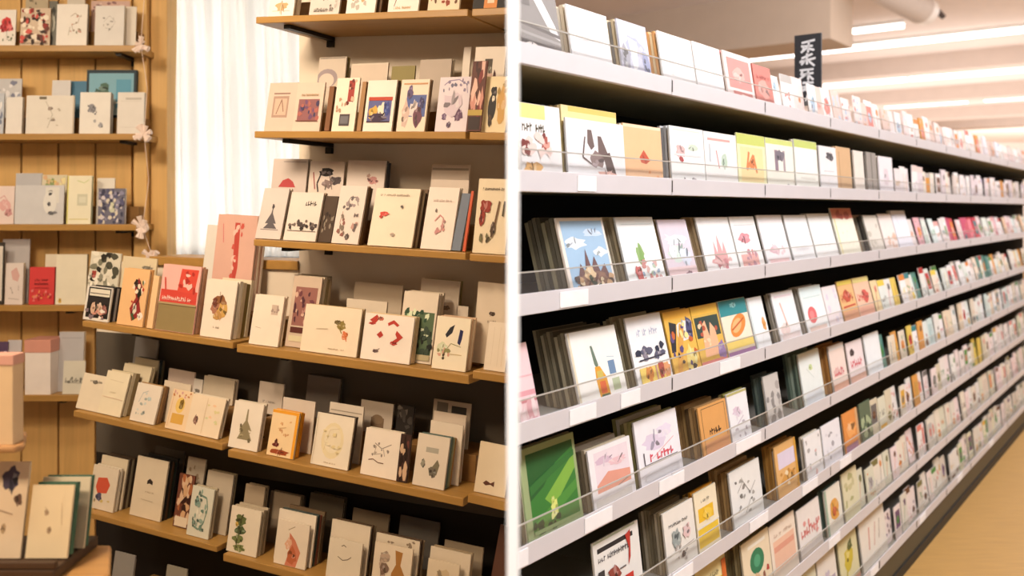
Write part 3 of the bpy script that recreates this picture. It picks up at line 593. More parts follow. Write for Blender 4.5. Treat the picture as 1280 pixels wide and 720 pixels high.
# white boxed set with a pink lid on the pine shelf
def keepsake(sh, x0, x1, ytop, ysplit, off, depth, cbody, clid, label):
    sa, sb = sh.s_at(x0, off), sh.s_at(x1, off); w = sb-sa
    p = sh.o + sh.ex*sa + sh.ey*off; h = sh.h_at(p, ytop, 0); hs = sh.h_at(p, ysplit, 0)
    M = sh.M(sa, off, 0, 0); r = empty('card_box', M); tag(r, label, 'box')
    b = MB(); b.box(0, 0, 0, w, depth, hs, mat(cbody)); b.build('box_body', r, bevel=.001)
    b = MB(); b.box(-.0015, -.0015, hs+.0005, w+.0015, depth+.0015, h, mat(clid)); b.build('box_lid', r, bevel=.001)
keepsake(SH['p5'], 31, 63, 425, 441, .01, .12, 'eee6e2', 'd99c8c', 'white gift box with a pink lid beside pale grey card')

# ================================================================== garland of ribbon knots at the pine shelf ends
b = MB(); rnd = random.Random(4); rib = mat('ead8cf', .6)
pts = [at(183, -40, 3.70), at(176, 56, 3.66), at(184, 110, 3.70), at(180, 168, 3.66), at(186, 225, 3.70), at(178, 284, 3.66), at(191, 322, 3.68), at(196, 372, 3.70), at(193, 400, 3.70)]
for p, q in zip(pts, pts[1:]): b.tube(p, q, .0012, rib, 6)
root = b.build('hanging_garland'); tag(root, 'pale ribbon garland hanging down past the pine shelf ends', 'garland')
for i in (1, 3, 5, 6):
    b = MB(); c0 = pts[i]
    for k in range(11):
        a = rnd.random()*6.28; r_ = .014+.026*rnd.random()
        q = c0 + Vector((math.cos(a)*r_*1.1, -.006*rnd.random()-.004, math.sin(a)*r_*1.2))
        b.tube(c0 + Vector((0, -.004, 0)), q, .003, rib, 6, .012)
    b.build('knot', root)

# ================================================================== little table with the two tier card stand
YT = 1.60; zt = at(0, 712, YT).z
TW = mat('c79a62', .4, 'wood', spec=.5)
root = empty('side_table', Matrix.Translation((-1.0, 1.6, 0))); tag(root, 'small wooden table in the corner carrying the card stand', 'table')
xr_ = (137-HX)/F*YT
b = MB(); b.prism([(-.55, -.28), (xr_+1.0-.10, -.28), (xr_+1.0+.01, -.02), (xr_+1.0-.05, .12), (-.55, .12)], zt-.028, zt, TW); b.build('tabletop', root, bevel=.006)
for (u, v) in ((-.5, -.23), (xr_+.8, -.23), (-.5, .07), (xr_+.88, .06)):
    b = MB(); b.tube((u, v, 0), (u, v, zt-.029), .014, TW, 12, .022); b.build('leg', root)
# stand
MS = Matrix.Translation((0, 0, 0)); ZT = zt; DK = mat('4a382b', .5, 'wood')
root = empty('card_stand', Matrix.Translation((-.9, 1.62, ZT))); tag(root, 'dark two-tier wooden card stand on the small table', 'stand')
tx0, tx1 = -.30, (88-HX)/F*1.60+.9
b = MB(); b.box(tx0, -.075, .0005, tx1, .09, .022, DK); b.build('base', root, bevel=.004)
b = MB(); b.box(tx0, -.075, .0225, tx1, -.062, .034, DK); b.build('front_lip', root, bevel=.002)
zu = at(0, 549, 1.62).z - ZT
b = MB(); b.box(tx0, .075, .0225, tx0+.16, .089, zu-.013, DK); b.build('post', root, bevel=.003)
b = MB(); X_ = lambda px, v: (px-HX)/F*(1.62+v)+.9
b.prism([(tx0, -.05), (X_(18, -.05), -.05), (X_(31, -.03), -.03), (X_(34, .06), .06), (tx0, .06)], zu-.012, zu, mat('b98e62', .5, 'wood')); b.build('upper_tray', root, bevel=.004)
so = Vector((-1.2, 1.56, ZT+.0225))
SH['t1'] = Shelf(so, (1,0,0), (0,1,0), 13, 'on the lower stand tier', front=.02)
A('t1', 34,86,606,'e2d2b2','l .012 b09878 .35 .7 .45 .6; b .4 .62 .05 .04 a48c70; b .5 .38 .05 .05 a48c70; l .01 b8a284 .75 .75 .8 .45','blurred cream card with faint sketch',n=2,nc='3f6a58,4d7a68',gap=.012)
A('t1', 47,107,596,'d8cfb8','','wide ivory card',off=.075,n=1,nc='3a6a5c')
A('t1', -22,28,577,'dccab0','b .55 .82 .2 .13 4a4458; b .8 .6 .1 .06 6a5244; b .5 .3 .06 .05 b09878; l .012 a8907a .3 .5 .7 .45','tall cream card with dark violet blot',lean=12)
SH['t2'] = Shelf(Vector((-1.2, 1.57, ZT+zu)), (1,0,0), (0,1,0), 2, 'on the upper stand tier', front=.0)
keepsake(SH['t2'], -24, 16, 444, 457, .01, .035, 'e0c49e', 'd9a596', 'tall cream box with a pink lid on the stand')

# ================================================================== supermarket side
DR = Vector((.6113, .7914, 0)).normalized(); NB = Vector((-DR.y, DR.x, 0))   # along the unit / into the unit
O = Vector((.017, 1.92, 0))
STEEL = mat('d3d0d3', .38, 'metal', spec=.5); PLATE = mat('8d8a82', .45, 'metal'); BACK = mat('14120f', .8, 'metal'); UNDER = mat('8a8468', .6, 'metal')
CLEAR = clear_mat(); RAIL = mat('b4b0a8', .3, 'metal', spec=.6); TAGM = mat('f6f5f6', .5)
DEP = .42
CX = PR + .004
def smin(b, pad=0): return (CX + pad - O.x - NB.x*b)/DR.x
ZB = [.312, .0375, -.229, -.503, -.770, -1.045, -1.325, -1.615]     # fascia bottoms below/above the eye
FH = .046
MU = Matrix((DR, NB, Vector((0, 0, 1)))).transposed().to_4x4(); MU.translation = O + Vector((0, 0, CAM))
unit = empty('display_unit', Matrix.Translation((O.x, O.y, 0)))
tag(unit, 'long white steel card display unit with eight tiers and dark back', 'display unit')
MUL = Matrix.Translation((-O.x, -O.y, 0)) @ MU
def upart(b, name, parent=unit, bevel=0):
    o = b.build(name, None, bevel=bevel); o.parent = parent
    if parent is unit: o.matrix_local = MUL
    return o
END = 9.6
joints = [.689 + .655*i for i in range(9)]
segs = [(None, joints[0])] + list(zip(joints, joints[1:])) + [(joints[-1], END)]
b = MB(); z0, z1 = -CAM+.02, ZB[0]+.03
b.prism([(smin(DEP), DEP), (END, DEP), (END, DEP+.03), (smin(DEP+.03), DEP+.03)], z0, z1, BACK); upart(b, 'back_panel')
b = MB(); b.prism([(smin(.02), .02), (END, .02), (END, DEP-.002), (smin(DEP-.002), DEP-.002)], -CAM+.001, ZB[7]-.002, mat('4c4532', .5, 'metal')); upart(b, 'base', bevel=.002)
b = MB(); b.prism([(smin(.012), .012), (END, .012), (END, .0195), (smin(.0195), .0195)], -CAM+.001, -CAM+.05, mat('12100d', .5, 'metal')); upart(b, 'kick_strip')
labelpx = {2: [(722, 745)], 3: [(700, 735)], 4: [(776, 800), (712, 745), (900, 925)], 5: [(642, 660), (731, 765), (824, 855), (920, 951)], 6: [(837, 866), (937, 960), (1003, 1022), (1050, 1064)], 7: [(960, 978), (1036, 1050)], 8: [(1088, 1098), (1150, 1157), (1197, 1203), (1237, 1242)], 1: []}
SR = {}
caps = ['first', 'second', 'third', 'fourth', 'fifth', 'sixth', 'seventh', 'eighth']
leans = [9, 4, 15, 14, 9, 7, 7, 7]
rnd = random.Random(11)
for i, zb in enumerate(ZB):
    SR[i+1] = Shelf(O + Vector((0, 0, CAM+zb+.012)), DR, NB, leans[i], f'on the {caps[i]} steel shelf', front=.022)
    for (sa, sb) in segs:
        first = sa is None
        def poly(b0, b1, m0=0.0012):
            l = lambda bb: smin(bb) if first else sa + m0
            return [(l(b0), b0), (sb-m0, b0), (sb-m0, b1), (l(b1), b1)]
        b = MB(); b.prism(poly(.0035, DEP-.001), zb+.003, zb+.012, PLATE)
        b.f and None
        # underside of the plate is a slightly darker olive
        b.m[0] = b.mi(UNDER); p = upart(b, 'shelf')
        b = MB(); b.prism(poly(0, .003), zb, zb+FH, STEEL); b.prism(poly(.0032, .012), zb-.001, zb+.0025, STEEL)
        f = b.build('fascia', p, bevel=.0008)
        b = MB(); b.prism(poly(.0045, .006), zb+.0125, zb+FH+.044, CLEAR); g = b.build('guard', p)
        b = MB(); b.prism(poly(.0035, .0062), zb+FH+.0442, zb+FH+.0472, RAIL); b.build('guard_rail', p)
        if not first:      # little upright clip at each joint
            b = MB(); b.box(sa-.002, -.0012, zb+.008, sa+(.012 if i == 7 else .003), -.0002, zb+FH-.006, mat('4a4848', .4, 'metal')); b.build('clip', p)
    for (xa, xb) in labelpx[i+1]:
        sh = SR[i+1]; s0 = max(sh.s_at(xa, -.001), smin(0)); s1 = sh.s_at(xb, -.001)
        b = MB(); b.box(s0, -.0022, zb+.004, s1, -.0004, zb+FH-.006, TAGM)
        lb = upart(b, 'price_label')

B = lambda k, *a, **kw: put_card(SR[k], *a, **kw)
KR = 'b8a78a,a08c6c,cdbfa4,8f7b5c'
DK_ = '6b6452,4c4636,8d8468,3d382b'
# first (top) shelf
B(1, 652,702,-14,'8f8a86','p e9e6e4 .35 1 .62 .95 .9 .6 1 .4 .8 .45 .55 .75; l .05 6a6562 0 .55 1 .45; l .04 a9a4a0 0 .42 1 .35; l .05 6a6562 0 .3 1 .25; b .2 .2 .2 .08 efe9e4; r .3 .02 .9 .12 8d8884; r 0 .8 .3 1 77726f','grey striped photo card')
B(1, 715,765,6,'f1f0ef','t .2 .5 .8 .7 2 e6e5e6','tall plain white card',n=6,nc='d9c8ab,e6dcc8',gap=.009)
B(1, 778,814,24,'c9ccdb','b .5 .62 .35 .16 aeb3c8; p f2f2f4 .3 .75 .6 .7 .55 .3 .4 .2 .35 .5; b .15 .4 .16 .2 a3a3ad; b .85 .35 .14 .2 9aa2c4; b .4 .15 .1 .06 6a6a74; r 0 .02 1 .1 eee','blue grey card with white bird',n=5,nc='cdbb98,8a8680')
B(1, 829,870,39,'efeeec','l .012 d4d6d8 .2 .6 .5 .75 .8 .6; f .15 .2 .85 .8 9 .04 dcdcdf,e6e0dc; r .1 .08 .9 .2 f4e9e6','white card with pale scribble',n=4,nc='e3a96a,ecd3a8')
B(1, 872,906,52,'f0efee','t .2 .6 .8 .8 1 d8dadc; r .05 .05 .95 .14 ecc9cc; l .01 cfd2d6 .3 .35 .7 .4','white card with pink hem')
B(1, 910,944,63,'efe1dc','r .1 .35 .92 .9 dd8c84; b .5 .6 .22 .14 e6a49a; r .2 .08 .9 .3 d4837a; b .6 .2 .15 .07 f0d8d0','card with coral square panel',n=3,nc='cf7a70,e6c3ba')
B(1, 946,968,80,'cf7466','b .5 .5 .3 .2 e0988a; t .15 .7 .85 .85 1 a8483c','solid red card')
# second shelf
B(2, 650.5,701,128,'ebe8e6','r 0 .82 .62 1 efd98a; t 0 .66 .6 .8 1 4a4026; f .02 .4 .7 .62 22 .07 a8574a,d99a8c,7b3a34,e6cfc6; b .25 .2 .25 .08 e3b06a; r 0 .1 .45 .14 b98a7a','white card with yellow band and flowers',n=0)
B(2, 708,780,147,'efeeee','p 6e5c58 .35 .86 .42 .86 .46 .62 .4 .56 .34 .66; p 6e5c58 .52 .78 .58 .78 .7 .5 .66 .4 .52 .5; b .48 .42 .12 .12 8a7672; p 5c4a46 .6 .5 .72 .55 .86 .1 .7 .08; b .66 .2 .18 .07 dfb0a2; b .75 .06 .22 .04 7b6660; l .02 6a5652 .3 .75 .25 .45 .4 .35','white card with long-legged brown figure',n=0)
B(2, 703,772,131,'f0dc9a','r 0 .93 1 1 efc66a; r 0 0 .12 1 ead6a0','yellow edged card behind brown figure',off=.043,n=5,nc='d9c08a,c9a468')
B(2, 780,827,154,'edbd8e','r 0 .95 1 1 f2d6b6; p c4553a .38 .5 .5 .62 .6 .52 .66 .46 .55 .4 .42 .42; b .5 .48 .1 .05 c4553a; r .06 .05 .94 .3 eec49c; f .2 .1 .85 .28 6 .03 e39a62','apricot card with red bird',n=2,nc='d9cbb6')
B(2, 838,880,157,'efefec','l .02 dcdcd0 .1 .95 .9 .95; b .3 .62 .13 .1 dcb4b0; b .65 .7 .14 .06 c9d6c4; r .1 .55 .9 .58 dcdcdc; f .3 .06 .7 .2 8 .04 8f8a8a,b7aeb0; b .3 .5 .06 .04 b55','white card with small rose',n=4,nc='cfcfcf,b9b9bb')
B(2, 881,921,164,'eeece8','r .1 .86 .8 .9 d6a19a; l .03 c98a8a .35 .7 .42 .4; b .6 .52 .1 .12 b8cbb8; f .5 .03 .9 .16 8 .05 6f6a66,938d88; l .02 a9b4c0 .15 .8 .15 .5','white card with red stem')
B(2, 922,957,166,'e9e6b8','r 0 .82 1 1 c4cf6a; r .1 .2 .9 .78 f0d9a0; l .06 d9824e .4 .7 .3 .4 .55 .65 .65 .35; b .5 .5 .1 .08 d9824e; r .2 .03 .8 .18 e6e3d6; b .6 .1 .1 .04 8d8a78','lime topped card with orange antlers')
B(2, 958,992,172,'eceadc','r 0 .9 1 1 cbd67c; r .3 .42 .42 .8 8d7a86; r .6 .42 .68 .8 a8989c; b .5 .7 .18 .1 77707a; f .3 .04 .85 .14 7 .05 5c5a60,8a8890','lime card with purple letters',n=1)
B(2, 994,1022,174,'efefe6','r 0 .86 1 1 c2d070; t .3 .1 .7 .18 1 c9c8c0; r .2 .3 .85 .33 e0dfd6','lime topped plain card',n=1)
B(2, 1025,1046,182,'e8e6e6','b .6 .8 .2 .08 4c4a4e; l .01 b9b7ba .2 .5 .8 .5','white card with black hat',n=1)
B(2, 1046,1064,183,'d0ab80','l .05 b58f66 .2 .1 .2 .9','tan card stack face',n=5,nc='c9a274,b48c60')
B(2, 1068,1080,188,'e6ddd2','','narrow cream card past tan one',n=6,nc='7b736c,c9c2b8,58524e')
B(2, 1084,1096,190,'9b948c','l .1 6c6660 .5 0 .5 1','narrow dark grey card',n=5,nc='6a645e,b8b1aa')
B(2, 1099,1116,195,'e9e3e6','b .5 .5 .2 .2 d9ccd2','white lilac-tinged card',n=2)
# third shelf
B(3, 713,770,274,'e8ddd0','r .06 .0 .96 .96 9dbcd6; b .3 .68 .22 .07 dfe6ee; b .7 .8 .2 .05 c3d4e4; b .8 .55 .15 .06 d9e2ea; p 6b4c4a .2 .22 .3 .42 .38 .3 .46 .6 .52 .34 .62 .5 .7 .3 .82 .4 .9 .2; b .5 .2 .36 .09 8d6a58; b .45 .28 .12 .1 e0c49a; f .15 .05 .9 .26 22 .05 5a4a44,c9a47c,3f4a3c,e8d4b0; r .06 0 .96 .06 cfd6dc','blue sky card with brown rocky peaks',n=10,nc='6b6452,5a5240,8d8468,4a4434',gap=.0095)
B(3, 786,832,273,'eef0ee','b .45 .48 .09 .14 8fae6c; p 7fa45c .4 .4 .46 .62 .54 .4; f .35 .1 .9 .38 16 .05 c98a84,b9cdb4,d8b0a8,9cb0c4; b .3 .2 .08 .12 c4605c; r .06 .02 .9 .06 dfe4e2; l .008 d4dcda .1 .9 .9 .9','white card with little green tree',n=8,nc='cdbb96,a8987a,e0d2b4',gap=.008)
B(3, 837,872,276,'ddd0da','b .5 .68 .32 .07 eef0f6; b .45 .45 .3 .12 cfe0d6; b .7 .4 .2 .14 d4dcea; r 0 0 1 .26 e9cfcf; b .7 .14 .12 .04 9a7b84; b .3 .5 .12 .1 e6ecee','lilac card with white cloud',n=8,nc='cdb48c,d9cba8',gap=.0075)
B(3, 885,924,273,'f0eeec','p d9a0a0 .3 .32 .36 .62 .42 .4 .5 .72 .58 .42 .66 .6 .72 .32; b .5 .28 .26 .1 dca6a4; f .3 .08 .8 .3 8 .05 c98288,e0b8b4; l .01 b0c0c0 .8 .5 .85 .66','white card with pink castle-like shape',n=9,nc='cfb48c,b59a74,dcc8a4',gap=.008)
B(3, 926,956,272,'f0efec','b .4 .62 .25 .1 d68c94; r .12 .14 .8 .34 e8b0a8; f .2 .12 .85 .4 12 .06 cf7f82,b88a98,e8c0b8; l .01 cfcfcf .1 .85 .9 .85','white card with pink bonnet')
B(3, 960,990,270,'f0ecec','r .1 .1 .9 .2 eecccb; b .4 .36 .2 .08 dbb4bc; f .2 .2 .8 .45 6 .05 e6cdd0','white card with rosy blots')
B(3, 993,1020,270,'eeeeee','l .01 d8d8dc .2 .7 .8 .7; t .2 .3 .8 .4 1 d9d9dc','plain white card with faint lines',n=3,nc='b9b4aa,a39c90')
B(3, 1022,1049,268,'f0efec','t .25 .4 .75 .5 1 dcdcd8','plain white card without lines',n=3,nc='cfc9ba')
B(3, 1052,1077,261,'f0ecd8','r 0 .8 1 1 d9806a; f .1 .82 .9 .98 5 .08 b5584a; l .04 e3d68a .08 0 .08 .8; f .3 .1 .8 .6 5 .03 ded8c4','orange topped white card')
B(3, 1090,1106,270,'dfd8cc','f .1 .1 .9 .9 6 .1 c4bcae','narrow drab card',n=8,nc='5c564c,3f3a34,a09684,c9a078',gap=.008)
B(3, 1108,1124,268,'efe2dc','f .1 .1 .9 .5 6 .1 e0b8a0','pinkish white card')
B(3, 1125,1142,264,'eaeaf2','l .02 cfcfdc .2 .9 .5 .5','pale lavender card',n=1)
# fourth shelf
B(4, 650.5,674,433,'ebc9ca','r 0 .38 1 .44 d99aa0; r 0 .3 1 .34 c98088; f 0 .05 .9 .3 10 .12 f2dcda,e0a8ac; r 0 .6 1 .62 e0b0b4','pink card with rose stripes')
B(4, 724,783,418,'efede6','p 6a7b6a .4 .78 .44 .78 .5 .52 .46 .46 .42 .54; p d99a2c .42 .5 .52 .5 .62 .34 .64 .1 .42 .1 .4 .34; r .46 .14 .58 .3 d9602c; r .44 .34 .56 .44 c9b45a; r .7 .36 .84 .54 6f8aa8; r .72 .14 .88 .3 b8c4a0; r .45 .1 .62 .13 4a5a3c; r .0 .0 .04 1 e0d4b8; l .01 b0c0cc .7 .6 .85 .58','white card with golden bottle',n=12,nc='8f856c,6d644e,aca084,5a523e',gap=.0078)
B(4, 797,840,399,'edebea','t .22 .72 .85 .86 1 b9bccc; f .15 .4 .95 .56 16 .06 2c3044,5a5a6e,88808c; l .02 3a3a48 .15 .4 .9 .42; r .1 .05 .92 .3 edd06a; b .35 .2 .1 .1 d98a3c; b .7 .22 .08 .12 b3463c; b .85 .2 .1 .1 e8a06a; l .04 c98 .55 .3 .55 .1','white card with dark band over yellow',n=9,nc='b5a684,8f8264,cfc2a0',gap=.0078)
B(4, 843,876,392,'e2b34e','r 0 .88 1 1 e8ae3c; p 2c2a30 .05 .4 .15 .85 .4 .8 .2 .4; b .6 .68 .22 .16 e8e2dc; b .85 .7 .12 .18 46486e; p d9a04a .1 .1 .5 .8 .65 .75 .25 .05; b .7 .25 .2 .2 e8d27c; f .1 .05 .95 .8 16 .06 2a2628,f0dc90,c4622c,5a4a7a; r 0 0 1 .06 6d5c84','busy yellow and black card',n=4,nc='d9a43c,8f7a4c')
B(4, 877,909,385,'dcb24e','r 0 .86 1 1 ecbc48; r .05 .5 .95 .82 33443c; p ecb48c .2 .2 .3 .7 .42 .76 .5 .5 .6 .72 .75 .6 .8 .2; r 0 .0 1 .14 cf7c74; b .85 .25 .14 .14 8d74a8; f .1 .3 .9 .8 8 .05 f0d0a8,b5563c','yellow card with raised hand')
B(4, 911,944,378,'efe0c8','r 0 .74 1 1 2f8a90; e .55 .56 .32 .16 e08a3c 20; e .5 .56 .2 .1 f0b478 20; l .03 c4602c .3 .5 .8 .66; r 0 .2 1 .34 ecd06a; r 0 .06 1 .16 9a70a0; r 0 0 1 .06 d9705c; b .5 .9 .12 .04 8cc4c4','teal topped card with orange shell')
B(4, 946,964,374,'eef0f0','b .8 .5 .12 .12 d9984c; r 0 0 .1 1 d0dcdc','white card with orange dot')
B(4, 976,1002,368,'f0eeee','l .05 e6b0a0 .3 .8 .45 .3; b .3 .3 .2 .1 ecd6d0; r .1 .9 .9 .94 e8d8dc; r .08 .1 .92 .2 f0e0dc','white card with peach stroke',n=3,nc='cfc4b4,a89c88')
B(4, 1010,1036,361,'eef0ee','r 0 .8 1 1 dfeeee; e .35 .42 .2 .17 dc6a6c; e .33 .42 .1 .09 e88a88; r .1 .04 .9 .18 e8d0c4; l .02 c0dcd8 .1 .78 .9 .78','pale card with round red spot',n=5,nc='c4bcb0,a89f92')
B(4, 1037,1054,360,'efe4e4','f .1 .1 .9 .9 7 .09 e8c4c4,dcd4e0','white card with mauve specks')
B(4, 1056,1074,353,'e8b87c','t .08 .5 .92 .78 1 b04030; b .5 .62 .25 .14 c4543c; r 0 .9 1 1 e8cf5c; r 0 .05 1 .3 d8a07c; l .04 c4543c .1 .4 .9 .42','amber card with red lettering')
B(4, 1075,1094,349,'ecc2a4','t .1 .45 .9 .7 1 c43c3c; b .6 .55 .2 .14 d05c50; r 0 .88 1 1 e8d88c; r .05 .05 .95 .3 e4ac94','peach card with crimson lettering')
# fifth shelf
B(5, 659,727,564,'9aa878','r .1 .12 .95 .93 3c7a34; p 2a5c2c .1 .45 .35 .55 .6 .75 .95 .86 .95 .93 .1 .93; p 7fae44 .35 .42 .95 .78 .95 .62 .5 .3; p 4f8c3a .1 .2 .5 .35 .95 .5 .95 .4 .5 .22 .1 .14; b .5 .3 .07 .09 dfe07c; b .48 .22 .06 .05 e8e896; b .48 .38 .03 .04 c4d068; f .12 .1 .6 .2 12 .05 26401f,5a8c3c; p 356f33 .1 .6 .5 .72 .95 .82 .95 .76 .5 .64 .1 .5; r .1 .1 .95 .14 8aa06c','green landscape card with yellow figure',n=3,nc='8f8468,6d6450')
B(5, 741,793,565,'ede9e8','r .12 .3 .92 .93 e8d8dc; p df9c86 .12 .3 .12 .42 .4 .58 .92 .5 .92 .3; b .35 .78 .2 .06 d4b8c8; b .65 .7 .2 .06 e6c0c4; r .05 .08 .9 .2 dad4cc; l .015 8f7b74 .6 .3 .9 .38','white card with coral hill',n=9,nc='c4b498,9c8c70,7b6d58,d9cdb8',gap=.0082)
B(5, 800,852,529,'edeaec','b .4 .62 .25 .12 ded0e0; b .65 .72 .18 .1 e6dcea; t .2 .36 .85 .52 1 d8505c; r .12 .33 .9 .345 5c5458; l .02 5c5458 .13 .34 .13 .52; l .012 e0a8a8 .85 .6 .3 .4; r .1 .1 .9 .2 dcdadc','white card with bold red letters',n=7,nc='a09a60,c9bc84,8c8558,dbd3c0',gap=.0088)
B(5, 878,912,511,'dca05c','l .015 6c5030 .1 .95 .93 .95 .93 .04 .1 .04 .1 .95; t .3 .42 .75 .6 1 2a1c14; r .1 .05 .95 .3 d79a68','orange brown card with black letters',n=8,nc='a07a4c,c49c68,6d5436,b5905c',gap=.0088)
B(5, 914,938,494,'eceaea','b .4 .62 .2 .1 dcc8d4; l .02 c9b8c4 .3 .35 .7 .5; f .2 .1 .8 .6 8 .05 e0d8dc,b8b0b4; r 0 .95 1 1 b9b070','white card with mauve doodle',n=3,nc='8f8a48,c4bc8c')
B(5, 960,978,472,'c9c4bd','f .1 .1 .9 .8 10 .1 8d8884,a9a29c','grey mottled card',n=5,nc='3f4a44,55605a,6d7a70')
B(5, 1005,1030,444,'e6ebe6','l .015 c4d0c8 .3 .7 .6 .5; r .1 .05 .9 .3 dfe3e6; b .5 .7 .1 .05 c9d89c','pale green-white card',n=7,nc='7a8a78,4c5a4e,9caa98',gap=.008)
B(5, 1042,1060,434,'ecd8cc','t .15 .35 .85 .6 1 cf5460; r 0 .9 1 1 e8e4e0; r 0 .05 1 .2 e8b49c','blush card with crimson lettering',n=7,nc='c98c4a,a87038,d9a060',gap=.008)
B(5, 1063,1082,430,'ecdedc','t .15 .4 .85 .65 1 d0505c; b .3 .75 .12 .08 4c3c3c; r 0 .05 1 .22 e4b8a4','blush card with black dot and lettering')
B(5, 1085,1103,420,'edf0f0','r .3 .3 .7 .33 d4dcdc','crisp white card')
# sixth shelf
B(6, 747,803,680,'e6e3dc','r 0 .97 .93 1 aab49c; r .08 .84 .86 .9 2c2a2c; t .08 .72 .8 .82 1 4a4648; p b5352c .68 .9 .8 .94 .76 .6 .7 .5 .74 .72; r .05 .4 .18 .62 3a3838; b .38 .5 .14 .09 8f4438; l .02 6c6460 .5 .52 .64 .52; r .6 .3 .78 .4 c43a30; r .6 .2 .75 .27 b5352c; r .08 .05 .55 .3 d4d0c8; r .6 .02 .9 .18 7f7c7a; t .1 .1 .5 .3 3 8a8680','newsprint style notice with red check mark',n=0)
B(6, 833,870,643,'e9e3d8','t .15 .72 .8 .8 1 4c4a4a; b .35 .52 .14 .14 9ca4a0; b .7 .55 .12 .12 e0c0bc; l .012 77706a .4 .3 .5 .5; b .52 .22 .06 .05 6c5c54; r .04 .03 .96 .06 cfc4b0; l .01 a8a098 .05 .3 .9 .35; f .2 .1 .8 .4 8 .03 b0a8a0','cream card with grey medallion',n=10,nc='a08f70,c4b498,7d6f56,8f8064',gap=.0075)
B(6, 872,899,618,'ecdfc0','r .12 .5 .8 .72 e8b92c; r .04 .1 .95 .4 e8c23c; t .25 .8 .7 .88 1 8d8474; r 0 .41 1 .44 e6e0d4; b .5 .6 .2 .1 eec84c','white card with yellow blocks',n=4,nc='e8a02c,8f7448,cfa85c')
B(6, 916,953,592,'e8e6e0','f .15 .2 .9 .85 16 .04 77746f,a8a49c,8f8a84; l .012 8f8a84 .2 .6 .4 .75 .6 .5 .8 .65; l .012 8f8a84 .4 .2 .6 .4','white card with grey line doodles',n=9,nc='a88454,c49c64,8f6c40,d4b484',gap=.0078)
B(6, 972,998,560,'e0b070','r .12 .55 .92 .85 dcd0e0; b .5 .35 .3 .12 d39a4c; f .1 .1 .9 .5 8 .05 c48a40,eed8b0; r .9 0 1 1 d8a040','golden card with lilac panel',n=5,nc='c08c44,a47434')
B(6, 1008,1028,548,'ece9e6','f .1 .1 .9 .9 10 .06 b0aca8,d9b0a8','white card with grey flecks',n=2)
B(6, 1030,1052,534,'ebe8ea','f .1 .1 .9 .9 10 .06 a8a4a8,dcd8dc','white card with silver flecks')
B(6, 1056,1074,519,'e09048','r .05 .05 .95 .2 a87c94; b .5 .55 .3 .2 eea860; r .85 0 1 1 d4a878','bright orange card with purple foot')
B(6, 1077,1090,506,'5c6c54','f .1 .1 .9 .9 10 .12 a8b48c,2c3828','narrow green card')
# seventh shelf
B(7, 876,912,712,'e8d8a0','r .3 .1 .95 .7 e8c02c; t .2 .75 .8 .85 1 8d8460; r .85 .1 1 .9 cf6a2c','yellow card with orange edge',n=4,nc='8f8448,b0a468')
B(7, 932,965,682,'e6d4b4','e .5 .6 .26 .2 2f7a54; e .5 .6 .12 .1 4c9c74; f .2 .1 .9 .4 14 .06 b54438,8d5a48,d9b48c; r .2 .85 .85 .9 efe6d4','tan card with green disc',n=8,nc='8f7c54,b09c70,6c5c3c',gap=.008)
B(7, 966,997,660,'ecdcc8','r .1 .2 .92 .7 e8bca0; r .12 .5 .9 .6 dc9c84; t .15 .75 .85 .85 1 c4a890','cream card with peach panel')
B(7, 1000,1027,640,'e8e0d8','t .1 .4 .9 .7 1 cc6c64; f .1 .2 .9 .7 6 .06 dc9890; r 0 .0 1 .1 d4c4b4','white card with brick red lettering')
B(7, 1034,1053,615,'e6e0d0','b .55 .5 .28 .22 dca04c; b .5 .45 .12 .1 c4643c; r 0 0 .1 1 9cb49c','white card with amber flower',n=3,nc='4c5c50,7c8c7c')
B(7, 1056,1074,594,'dcd4b0','f .1 .2 .9 .9 8 .1 b0ac78,c4bc90','sage cream card')
# eighth shelf
B(8, 1026,1048,697,'e4dcd0','r .1 .2 .9 .5 a89cac; f .1 .1 .9 .6 12 .06 7c7088,c4b8c4','white card with purple block')
B(8, 1052,1074,672,'d8d0a4','l .06 b4a42c .3 .2 .5 .7 .7 .8; b .5 .5 .22 .2 c8b43c; r .1 0 1 .12 dca088; b .6 .7 .12 .1 5c6434','olive card with yellow swirl',n=2,nc='8c8460,6c6444')
B(8, 1078,1108,649,'e6ded0','l .04 cc8c7c .3 .3 .35 .7; l .03 c49484 .5 .3 .6 .7; l .03 a89c8c .7 .35 .78 .7; r 0 .9 1 1 f0ece4','broad cream card with rust strokes',n=3,nc='8c8068')
B(8, 1004,1024,716,'dcd8bc','b .5 .6 .3 .2 e0d04c','cream card with yellow sun')
# -------- the rest of each run, drawn from the colours seen there
PALS = {
 1: ('f0eeec f0e6e2 eef0f0 ead8d2 f0dcd8 e6e0dc dcc0b4 e8e8f0', 'lpink salmon tan grey lblue orange lilac'),
 2: ('ece4e2 efe6e6 e6dcdc f0ecea dcd0c8 e9dfd0 e0d4d8', 'lpink tan orange grey lilac dgrey brown'),
 3: ('eee8e4 f0ecec e8dcd8 ecd8d8 dfe6dc e6c8a8 e8b0b8 dceae6', 'red green pink orange teal yellow salmon'),
 4: ('ece8e0 f0ecea e8e4dc dfe4dc ecd8c4 e4d8c8 e8d0a0', 'red salmon green orange teal dgrey yellow'),
 5: ('e8e4dc dfe6e0 e0d4c0 e8d4b8 cfe0dc ece0dc f0ecea', 'teal orange green brown red gold slate'),
 6: ('e4dccc e8e4dc dcd8c0 e8e0d8 d8ccb0 ecdcd8', 'olive brown gold salmon dgrey green'),
 7: ('e0d8c8 e6e0d8 ecd8d4 d8d4bc e8dcc8', 'salmon red olive brown orange grey'),
 8: ('dcd4c4 e4dcd0 e0d8b8 d8ccbc e8d8d0', 'olive salmon brown gold purple green')}
